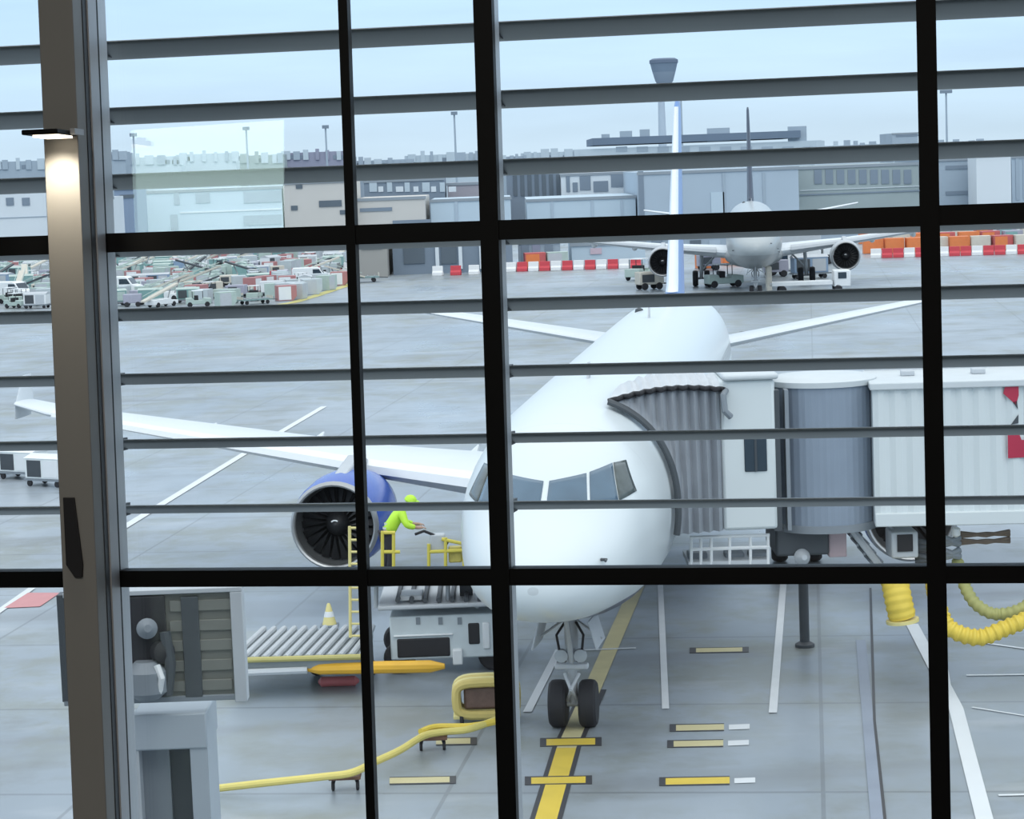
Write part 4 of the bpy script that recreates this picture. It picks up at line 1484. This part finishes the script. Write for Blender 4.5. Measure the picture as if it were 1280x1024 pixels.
# lower structures under the buildings
r = bld('loading_dock', 'dark open loading dock with white posts left of the middle mullion', 490, 640, 296, 222, 12, F_dkb)
for x in (545, 574, 600):
    opening(r, x, x + 3, 299, 336, 222, F_white, 'post', .3)
opening(r, 505, 530, 304, 330, 222, F_dk, 'opening')
opening(r, 552, 570, 303, 330, 222, F_dk, 'opening')
r = bld('loading_dock', 'brownish low shed right of the thin upright bar', 440, 483, 296, 219, 12, fm('far_brown', (.36, .35, .33), .2))
opening(r, 452, 478, 306, 312, 219, F_dk, 'opening')
r = bld('store_shed', 'grey low store right of the middle mullion under the transom', 648, 700, 300, 226, 12, F_sky)
for i, x in enumerate((652, 666, 682)):
    opening(r, x, x + 9, 306, 328, 226, (F_dkb, F_pur, F_dkb)[i], 'opening')
r = bld('store_shed', 'light blue low store behind the red and white barriers', 714, 806, 302, 228, 12, F_pb)
opening(r, 738, 752, 310, 318, 228, fm('far_pink', (.58, .46, .52)), 'panel')
r = bld('store_shed', 'grey store behind the distant airliner', 806, 1090, 290, 262, 10, F_sky)
for i, x in enumerate(range(815, 1080, 24)):
    opening(r, x, x + 13, 300, 322, 262, (F_dkb, F_gn, F_dk, F_bg)[i % 4], 'opening')
# far skyline
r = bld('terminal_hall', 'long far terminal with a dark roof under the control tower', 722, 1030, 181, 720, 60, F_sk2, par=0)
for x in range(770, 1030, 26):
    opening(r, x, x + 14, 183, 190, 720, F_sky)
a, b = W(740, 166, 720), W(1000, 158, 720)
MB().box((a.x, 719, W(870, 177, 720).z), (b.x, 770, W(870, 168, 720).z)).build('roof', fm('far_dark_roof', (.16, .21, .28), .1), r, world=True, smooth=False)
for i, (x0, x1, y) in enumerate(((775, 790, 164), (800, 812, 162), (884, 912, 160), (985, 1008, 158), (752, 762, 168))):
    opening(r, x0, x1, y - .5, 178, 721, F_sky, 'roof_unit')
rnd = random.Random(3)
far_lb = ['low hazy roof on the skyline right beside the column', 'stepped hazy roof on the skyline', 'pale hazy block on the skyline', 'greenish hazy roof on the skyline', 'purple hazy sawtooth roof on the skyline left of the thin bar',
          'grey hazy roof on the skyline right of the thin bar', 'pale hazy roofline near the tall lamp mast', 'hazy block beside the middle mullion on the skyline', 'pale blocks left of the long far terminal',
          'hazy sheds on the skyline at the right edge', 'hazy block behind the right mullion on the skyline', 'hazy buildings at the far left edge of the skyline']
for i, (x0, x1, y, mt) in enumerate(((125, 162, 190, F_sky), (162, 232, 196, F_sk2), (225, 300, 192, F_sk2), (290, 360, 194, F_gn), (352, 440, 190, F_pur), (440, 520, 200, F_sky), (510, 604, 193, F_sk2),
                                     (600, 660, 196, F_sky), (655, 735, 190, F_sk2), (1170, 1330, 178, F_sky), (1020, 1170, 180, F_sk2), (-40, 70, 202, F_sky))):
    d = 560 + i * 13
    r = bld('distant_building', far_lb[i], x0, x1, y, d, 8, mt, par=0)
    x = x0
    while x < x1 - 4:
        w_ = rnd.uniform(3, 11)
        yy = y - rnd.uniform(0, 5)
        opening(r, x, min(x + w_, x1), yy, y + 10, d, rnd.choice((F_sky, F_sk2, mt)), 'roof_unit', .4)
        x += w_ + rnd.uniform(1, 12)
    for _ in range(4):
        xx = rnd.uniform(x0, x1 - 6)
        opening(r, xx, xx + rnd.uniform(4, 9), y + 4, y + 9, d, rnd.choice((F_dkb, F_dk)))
# control tower
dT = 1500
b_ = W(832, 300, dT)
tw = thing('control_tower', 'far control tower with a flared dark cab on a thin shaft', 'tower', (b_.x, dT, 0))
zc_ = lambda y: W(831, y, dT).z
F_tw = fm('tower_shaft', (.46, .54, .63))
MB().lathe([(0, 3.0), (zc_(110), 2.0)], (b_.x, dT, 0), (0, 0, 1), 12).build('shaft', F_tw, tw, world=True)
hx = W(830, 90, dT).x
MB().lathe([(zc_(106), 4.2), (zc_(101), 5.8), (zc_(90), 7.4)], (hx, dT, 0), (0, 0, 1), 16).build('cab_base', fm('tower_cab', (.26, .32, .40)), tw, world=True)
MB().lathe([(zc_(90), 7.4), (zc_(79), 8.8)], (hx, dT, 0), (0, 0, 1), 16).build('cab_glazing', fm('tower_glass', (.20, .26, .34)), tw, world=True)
MB().lathe([(zc_(79), 9.2), (zc_(75), 9.2), (zc_(73), 7.4)], (hx, dT, 0), (0, 0, 1), 16).build('cab_roof', fm('tower_roof', (.15, .19, .26)), tw, world=True)
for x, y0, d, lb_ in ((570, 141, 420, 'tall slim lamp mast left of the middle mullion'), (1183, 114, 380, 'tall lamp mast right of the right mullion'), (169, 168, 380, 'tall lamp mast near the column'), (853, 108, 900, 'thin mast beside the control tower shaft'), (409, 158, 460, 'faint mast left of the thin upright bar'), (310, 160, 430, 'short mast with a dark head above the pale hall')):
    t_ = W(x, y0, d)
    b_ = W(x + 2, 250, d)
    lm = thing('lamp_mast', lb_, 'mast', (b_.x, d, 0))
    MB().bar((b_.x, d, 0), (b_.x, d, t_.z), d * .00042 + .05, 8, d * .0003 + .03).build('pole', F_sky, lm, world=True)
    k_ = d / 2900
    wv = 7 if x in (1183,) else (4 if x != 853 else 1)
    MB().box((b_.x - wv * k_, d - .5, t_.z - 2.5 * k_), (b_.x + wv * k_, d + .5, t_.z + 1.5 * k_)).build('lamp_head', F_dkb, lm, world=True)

# ------------------------------------------------------------------ ramp equipment far behind
def wheels4(mb, lx, ly, r, w):
    for sx in (-1, 1):
        for sy in (-1, 1):
            mb.append(((sx * lx, sy * ly, r), r, w))


def add_wheels(root, lx, ly, r, w):
    for sx in (-1, 1):
        for sy in (-1, 1):
            MB().wheel((sx * lx, sy * ly, r), (0, 1, 0), r, w, 12).build('wheel', M_dark, root)


def dolly(mt, mt2):
    r = thing('baggage_dolly', 'x', 'baggage cart')
    MB().box((-1.5, -.75, .36), (1.5, .75, .48)).build('deck', M_mgrey, r)
    MB().box((-1.4, -.72, .48), (1.4, .72, 1.75)).build('box', mt, r, bevel=.05)
    MB().prism([(-1.45, -.76, 1.72), (-1.45, .76, 1.72), (-1.45, .0, 1.95)], (2.9, 0, 0)).build('roof', mt2, r)
    MB().box((-1.2, -.75, .6), (-.1, -.71, 1.6)).build('curtain', M_dgrey, r)
    MB().box((.1, -.75, .6), (1.2, -.71, 1.6)).build('curtain', mt2, r)
    add_wheels(r, 1.1, .65, .2, .14)
    MB().bar((1.5, 0, .4), (2.3, 0, .35), .04).build('drawbar', M_dgrey, r)
    return r


def uld(mt, md=None):
    r = thing('freight_container', 'x', 'container')
    MB().prism([(-.78, -.8, .02), (.78, -.8, .02), (1.2, -.8, .5), (1.2, -.8, 1.62), (-.78, -.8, 1.62)], (0, 1.55, 0)).build('shell', mt, r, bevel=.02)
    MB().box((-.7, -.83, .15), (.6, -.79, 1.5)).build('door', md or M_lgrey, r)
    MB().box((-.8, -.82, -.0), (.8, .77, .06)).build('base', M_mgrey, r)
    return r


def van(mt):
    r = thing('van', 'x', 'van')
    prof = [(-2.5, .45), (2.3, .45), (2.45, .8), (2.35, 1.1), (1.75, 1.25), (1.25, 1.95), (.9, 2.1), (-2.4, 2.1), (-2.5, 1.9)]
    MB().prism([(x, -.95, z) for x, z in prof], (0, 1.9, 0)).build('body', mt, r, bevel=.08)
    MB().prism([(1.70, -.85, 1.30), (1.28, -.85, 1.90), (1.31, -.85, 1.92), (1.76, -.85, 1.31)], (0, 1.7, 0)).build('windscreen', M_glassd, r)
    for sy in (-.97, .95):
        MB().prism([(.3, sy, 1.3), (1.5, sy, 1.3), (1.15, sy, 1.85), (.3, sy, 1.85)], (0, .02, 0)).build('side_window', M_glassd, r)
    add_wheels(r, 1.55, .85, .34, .22)
    return r


def tractor(mt):
    r = thing('baggage_tractor', 'x', 'tractor')
    MB().prism([(x, -.7, z) for x, z in ((-1.4, .3), (1.4, .3), (1.4, .9), (.5, 1.0), (.4, .75), (-.5, .75), (-.6, 1.0), (-1.4, 1.0))], (0, 1.4, 0)).build('chassis', mt, r, bevel=.05)
    MB().box((-.7, -.68, 1.75), (.55, .68, 1.82)).build('roof', M_white, r)
    for sx, sy in ((-.65, -.62), (-.65, .62), (.5, -.62), (.5, .62)):
        MB().bar((sx, sy, .9), (sx, sy, 1.76), .035, 6).build('post', M_dgrey, r)
    MB().box((-.45, -.5, .75), (.0, .5, 1.25)).build('seat', M_dark, r, bevel=.05)
    add_wheels(r, .95, .6, .3, .22)
    return r


def truck(mt, mt2):
    r = thing('catering_truck', 'x', 'truck')
    MB().box((-3.2, -1.1, .55), (3.2, 1.1, .8)).build('chassis', M_dgrey, r)
    MB().box((-3.2, -1.2, .9), (1.5, 1.2, 3.0)).build('box', mt, r, bevel=.04)
    MB().prism([(x, -1.1, z) for x, z in ((1.7, .6), (3.3, .6), (3.3, 1.4), (2.95, 2.2), (1.7, 2.2))], (0, 2.2, 0)).build('cab', mt2, r, bevel=.06)
    MB().prism([(3.33, -1.0, 1.42), (3.0, -1.0, 2.1), (3.02, -1.0, 2.12), (3.36, -1.0, 1.43)], (0, 2.0, 0)).build('windscreen', M_glassd, r)
    add_wheels(r, 2.2, 1.0, .45, .3)
    return r


def belt(mt, m2):
    r = thing('belt_loader', 'x', 'belt loader')
    MB().prism([(x, -.8, z) for x, z in ((-2.0, .3), (2.0, .3), (2.0, .75), (.9, .8), (.8, 1.0), (-2.0, .9))], (0, 1.6, 0)).build('chassis', mt, r, bevel=.05)
    MB().prism([(-3.0, -.35, .7), (2.6, -.35, 2.5), (2.6, -.35, 2.7), (-3.0, -.35, .9)], (0, .8, 0)).build('conveyor', m2, r)
    for sy in (-.42, .48):
        MB().bar((-2.6, sy, 1.4), (2.4, sy, 3.0), .04, 6).build('handrail', E_pale, r)
    MB().bar((1.0, 0, .8), (1.6, 0, 2.2), .08, 6).build('lift_strut', M_steel, r)
    add_wheels(r, 1.3, .7, .32, .22)
    return r


def flatdolly(mt):
    r = thing('flat_dolly', 'x', 'dolly')
    MB().box((-1.6, -.8, .4), (1.6, .8, .52)).build('deck', mt, r)
    for x in (-1.2, -.6, 0, .6, 1.2):
        MB().bar((x, -.75, .56), (x, .75, .56), .06, 8).build('roller', M_steel, r)
    for sx in (-1.6, 1.55):
        MB().box((sx, -.8, .52), (sx + .05, .8, .8)).build('end_stop', E_cream, r)
    add_wheels(r, 1.1, .65, .2, .14)
    MB().bar((1.6, 0, .42), (2.4, 0, .35), .04).build('drawbar', M_dgrey, r)
    return r


def barrier(mt):
    r = MB().prism([(x, -.5, z) for x, z in ((-.3, 0), (.3, 0), (.28, .3), (.13, .45), (.10, .9), (-.10, .9), (-.13, .45), (-.28, .3))], (0, .98, 0)).build('barrier_block', mt, None, bevel=.03)
    r.rotation_euler = (0, 0, PI / 2)
    return r


def light_tower(mt):
    r = thing('generator_trailer', 'x', 'trailer')
    MB().box((-1.0, -.6, .4), (1.0, .6, 1.4)).build('housing', mt, r, bevel=.06)
    MB().box((-.8, -.63, .6), (.2, -.58, 1.2)).build('grille', M_dgrey, r)
    add_wheels(r, .6, .6, .28, .2)
    MB().bar((1.0, 0, .45), (1.8, 0, .4), .05).build('drawbar', M_dgrey, r)
    return r


E_teal = mat('equipment_teal', (.22, .38, .37), .5, var=.15)
E_pale = mat('equipment_pale_green', (.44, .54, .50), .5, var=.12)
E_cream = mat('equipment_cream', (.62, .58, .50), .5, var=.12)
E_pur = mat('equipment_lilac_grey', (.38, .38, .46), .5, var=.12)
protos = {
    'dolly_teal': (dolly(E_teal, E_pale), 'teal curtain-sided baggage cart in the crowded equipment area at left', 'teal baggage carts in the equipment area'),
    'dolly_white': (dolly(M_white, M_lgrey), 'white baggage cart in the crowded equipment area at left', 'white baggage carts in the equipment area'),
    'dolly_blue': (dolly(mat('equipment_blue', (.26, .36, .50), .5), M_lgrey), 'blue baggage cart in the crowded equipment area at left', 'blue baggage carts in the equipment area'),
    'uld_pale': (uld(mat('container_silver', (.55, .60, .62), .4, .3)), 'silver freight container in the crowded equipment area at left', 'silver containers in the equipment area'),
    'uld_teal': (uld(E_pale), 'pale green freight container in the crowded equipment area at left', 'pale green containers in the equipment area'),
    'van': (van(M_white), 'white van among the carts of the equipment area at left', 'white vans in the equipment area'),
    'tractor': (tractor(E_pale), 'pale green baggage tractor in the crowded equipment area at left', 'baggage tractors in the equipment area'),
    'trailer': (light_tower(E_cream), 'cream generator trailer in the crowded equipment area at left', 'generator trailers in the equipment area'),
    'trailer2': (light_tower(E_pur), 'lilac grey generator trailer in the crowded equipment area at left', 'lilac trailers in the equipment area'),
}
protos['belt'] = (belt(E_teal, M_dgrey), 'teal belt loader with a raised conveyor in the crowded equipment area at left', 'teal belt loaders in the equipment area')
protos['belt2'] = (belt(M_white, E_cream), 'white belt loader with a raised conveyor in the crowded equipment area at left', 'white belt loaders in the equipment area')
protos['flat'] = (flatdolly(mat('dolly_green', (.20, .30, .30), .5)), 'low dark green flat dolly in the crowded equipment area at left', 'flat dollies in the equipment area')
protos['uld_red'] = (uld(mat('faded_maroon', (.45, .20, .20), .5), M_white), 'faded red and white container in the crowded equipment area at left', 'red containers in the equipment area')
used = set()


def put(key, x, y, rz, label=None, group=None, s=1.0):
    src = protos[key]
    o = src[0] if key not in used else copy_tree(src[0])
    used.add(key)
    p_ = G(x, y)
    o.location = (p_.x, p_.y, 0)
    o.rotation_euler = (0, 0, rz)
    o.scale = (s, s, s)
    o['label'] = label or src[1]
    if group is None and label is None:
        group = src[2]
    if group:
        o['group'] = group
    elif 'group' in o:
        del o['group']
    return o


rnd = random.Random(11)


def limit(x):        # the yellow line: nothing parks in front of it
    return 388 if x < 150 else (386 if x < 290 else (386 - (x - 290) * .10 if x < 367 else 378.3 - (x - 367) * .315))


placed = []
for tries in range(30000):
    if len(placed) >= 300:
        break
    x = rnd.uniform(-25, 430)
    top = limit(x) - 2.5
    y = top - (top - 318) * rnd.random() ** 1.6
    p_ = G(x, y)
    key = rnd.choice(('dolly_teal', 'dolly_white', 'dolly_blue', 'uld_pale', 'uld_teal', 'uld_teal', 'tractor', 'tractor', 'trailer', 'trailer2', 'belt', 'belt', 'belt2', 'belt2', 'flat', 'flat', 'dolly_teal', 'uld_red')) if rnd.random() < .96 else 'van'
    if x > 330 and rnd.random() < .3:
        key = rnd.choice(('uld_red', 'uld_pale', 'dolly_white'))
    ra = dict(belt=1.9, belt2=1.9, flat=1.75, van=2.2, tractor=1.1, trailer=1.0, trailer2=1.0).get(key, .98 if key[:3] == 'uld' else 1.4)
    if any((p_ - q).length < ra + rb for q, rb in placed) or 60 < x < 128 or p_.y > 283 or (x > 325 and abs(y - (351 - (x - 335) * .12)) < 4):
        continue
    placed.append((p_, ra))
    put(key, x, y, rnd.choice((0, .2, -.3, PI / 2, 1.2, PI)) + rnd.uniform(-.3, .3), s=rnd.uniform(.64, .82))
# barriers: alternating red and white blocks
bp = {'red': barrier(mat('barrier_red', (.62, .06, .08), .5)), 'white': barrier(mat('barrier_white', (.82, .82, .82), .5))}
ub = set()


def barrier_row(x0, y0, x1, y1, where, start=0, step=1.08, pat=('white', 'red')):
    a, b = G(x0, y0), G(x1, y1)
    n = int((b - a).length / step) - 1
    ang = math.atan2(b.y - a.y, b.x - a.x)
    for i in range(n + 1):
        c_ = pat[(i + start) % len(pat)]
        o = bp[c_] if c_ not in ub else bp[c_].copy()
        if c_ in ub:
            COL.objects.link(o)
        ub.add(c_)
        p_ = a.lerp(b, (i + .5) / (n + 1))
        o.location = (p_.x, p_.y, 0)
        o.rotation_euler = (0, 0, ang + PI / 2)
        tag(o, '%s plastic barrier block in the row %s' % (c_, where), 'barrier', '%s barriers %s' % (c_, where))


barrier_row(632, 340, 802, 335, 'right of the middle mullion')
barrier_row(536, 345, 604, 343, 'left of the middle mullion', 0, 1.3, ('white', 'red', 'white'))
barrier_row(335, 351, 440, 338.5, 'behind the yellow line at left', 1, 1.9)
barrier_row(1088, 323, 1300, 317, 'at the right behind the far wing', 0, 1.02, ('white', 'red', 'red'))
# right hand stores: orange and red containers
oc = {'o': (uld(M_orange, M_orange), 'orange container stored behind the barriers at the right', 'orange containers at the right'),
      'r': (uld(mat('store_red', (.55, .12, .12), .5), M_orange), 'red container stored behind the barriers at the right', 'red containers at the right'),
      'c': (uld(E_cream, E_cream), 'cream container stored behind the barriers at the right', 'cream containers at the right'),
      'g': (uld(E_pur, E_teal), 'grey lilac container stored behind the barriers at the right', 'lilac containers at the right')}
protos.update(oc)
for i, x in enumerate(list(range(1088, 1300, 27)) + list(range(1095, 1300, 28)) + list(range(1082, 1300, 29))):
    put(rnd.choice('oororc' if x < 1170 else 'orrcog'), x, (317.5 if i < 8 else (311 if i < 16 else 305)) - (x - 1088) * .025, rnd.uniform(-.1, .1), None, None, .93)
# vehicles round the distant airliner
protos['truckg'] = (truck(M_lgrey, M_white), 'x', 'y')
put('truckg', 1003, 331, .1, 'light grey truck behind the nose of the distant airliner')
fl = thing('flatbed_trailer', 'long white flatbed trailer with a small cab in front of the distant airliner', 'trailer', (G(1012, 366).x, G(1012, 366).y, 0), -.05)
MB().box((-2.9, -.9, .6), (1.6, .9, .85)).build('bed', M_white, fl)
MB().box((1.7, -.9, .4), (2.9, .9, 1.6)).build('cab', M_white, fl, bevel=.08)
MB().box((2.0, -.93, 1.0), (2.6, -.89, 1.45)).build('cab_window', M_glassd, fl)
MB().box((-3.1, -.9, .3), (-2.75, .9, 2.0)).build('head_board', E_cream, fl)
add_wheels(fl, 2.0, .8, .3, .2)
put('tractor', 905, 359, .2, 'pale tractor under the left wing of the distant airliner')
put('dolly_blue', 1012, 348, .1, 'blue cart by the right engine of the distant airliner')
put('trailer2', 886, 338, .1, 'lilac trailer beneath the distant left wing', None)
put('o', 882, 336, .2, 'orange container under the left wing of the distant airliner')
put('o', 912, 331, .1, 'orange container close to the nose of the distant airliner')
put('trailer', 812, 362, .3, 'cream trailer left of the blue tail fin, ahead of the distant engine')
put('tractor', 800, 350, 1.0, 'pale tractor left of the distant left engine')
put('van', 988, 343, PI, 'white van under the right wing of the distant airliner')
put('trailer2', 970, 346, .0, 'lilac trailer beside the nose gear of the distant airliner')
# small stores by the dock
for i, (x, y, k_, lb_) in enumerate(((694, 336, 'uld_teal', 'green container beside the red and white barriers'), (666, 337, 'r', 'dark red container beside the green one behind the barriers'), (452, 353, 'flat', 'dark flat dolly before the brownish shed'))):
    put(k_, x, y, .1, lb_)
# white baggage train at the far left
wd_ = {'w': (dolly(mat('dolly_white', (.78, .82, .82), .5), M_white), 'x', 'y')}
protos.update(wd_)
for x, y, lb_ in ((-6, 591, 'white low cart at the very left edge, first of the short train'), (30, 598, 'white low cart second in the short train at the left edge'), (64, 607, 'white low cart beside the column, last of the short train')):
    put('w', x, y, -.55, lb_, None, .55)
# ------------------------------------------------------------------ sky and exposure
wd = bpy.data.worlds.new('sky')
SC.world = wd
nt, N, L = nodes_of(wd)
bg = N['Background']
tc = N.new('ShaderNodeTexCoord')
sp = N.new('ShaderNodeSeparateXYZ')
L.new(tc.outputs['Generated'], sp.inputs[0])
r = N.new('ShaderNodeValToRGB')
el = r.color_ramp.elements
stops = [(0.0, (.55, .68, .80)), (.035, (.57, .75, .93)), (.09, (.53, .76, 1.04)), (.35, (.80, .92, 1.05)), (1, (1.15, 1.2, 1.25))]
while len(el) < len(stops):
    el.new(.5)
for e, (p_, c_) in zip(el, stops):
    e.position = p_
    e.color = (*c_, 1)
L.new(sp.outputs['Z'], r.inputs[0])
mp = N.new('ShaderNodeMapping')
mp.inputs['Scale'].default_value = (3, 3, 26)
L.new(tc.outputs['Generated'], mp.inputs[0])
nz = N.new('ShaderNodeTexNoise')
nz.inputs['Scale'].default_value = 2.0
nz.inputs['Detail'].default_value = 5
L.new(mp.outputs[0], nz.inputs['Vector'])
mr = N.new('ShaderNodeMapRange')
mr.inputs['From Min'].default_value = .3
mr.inputs['From Max'].default_value = .75
mr.inputs['To Min'].default_value = .94
mr.inputs['To Max'].default_value = 1.10
L.new(nz.outputs['Fac'], mr.inputs['Value'])
vm = N.new('ShaderNodeVectorMath')
vm.operation = 'SCALE'
L.new(r.outputs[0], vm.inputs[0])
L.new(mr.outputs[0], vm.inputs['Scale'])
L.new(vm.outputs[0], bg.inputs['Color'])
bg.inputs['Strength'].default_value = 1.0
sd = bpy.data.lights.new('hazy_sun', 'SUN')
sd.energy = .7
sd.angle = math.radians(50)
sd.color = (1, .98, .95)
so = bpy.data.objects.new('hazy_sun', sd)
COL.objects.link(so)
so.rotation_euler = (math.radians(38), math.radians(10), 0)
vs = SC.view_settings
SC.display_settings.display_device = 'sRGB'
vs.view_transform = 'Standard'
vs.look = 'None'
vs.exposure = 0.28
vs.gamma = 1.0
vs.use_curve_mapping = False
SC.cycles.max_bounces = 6
SC.cycles.transparent_max_bounces = 12
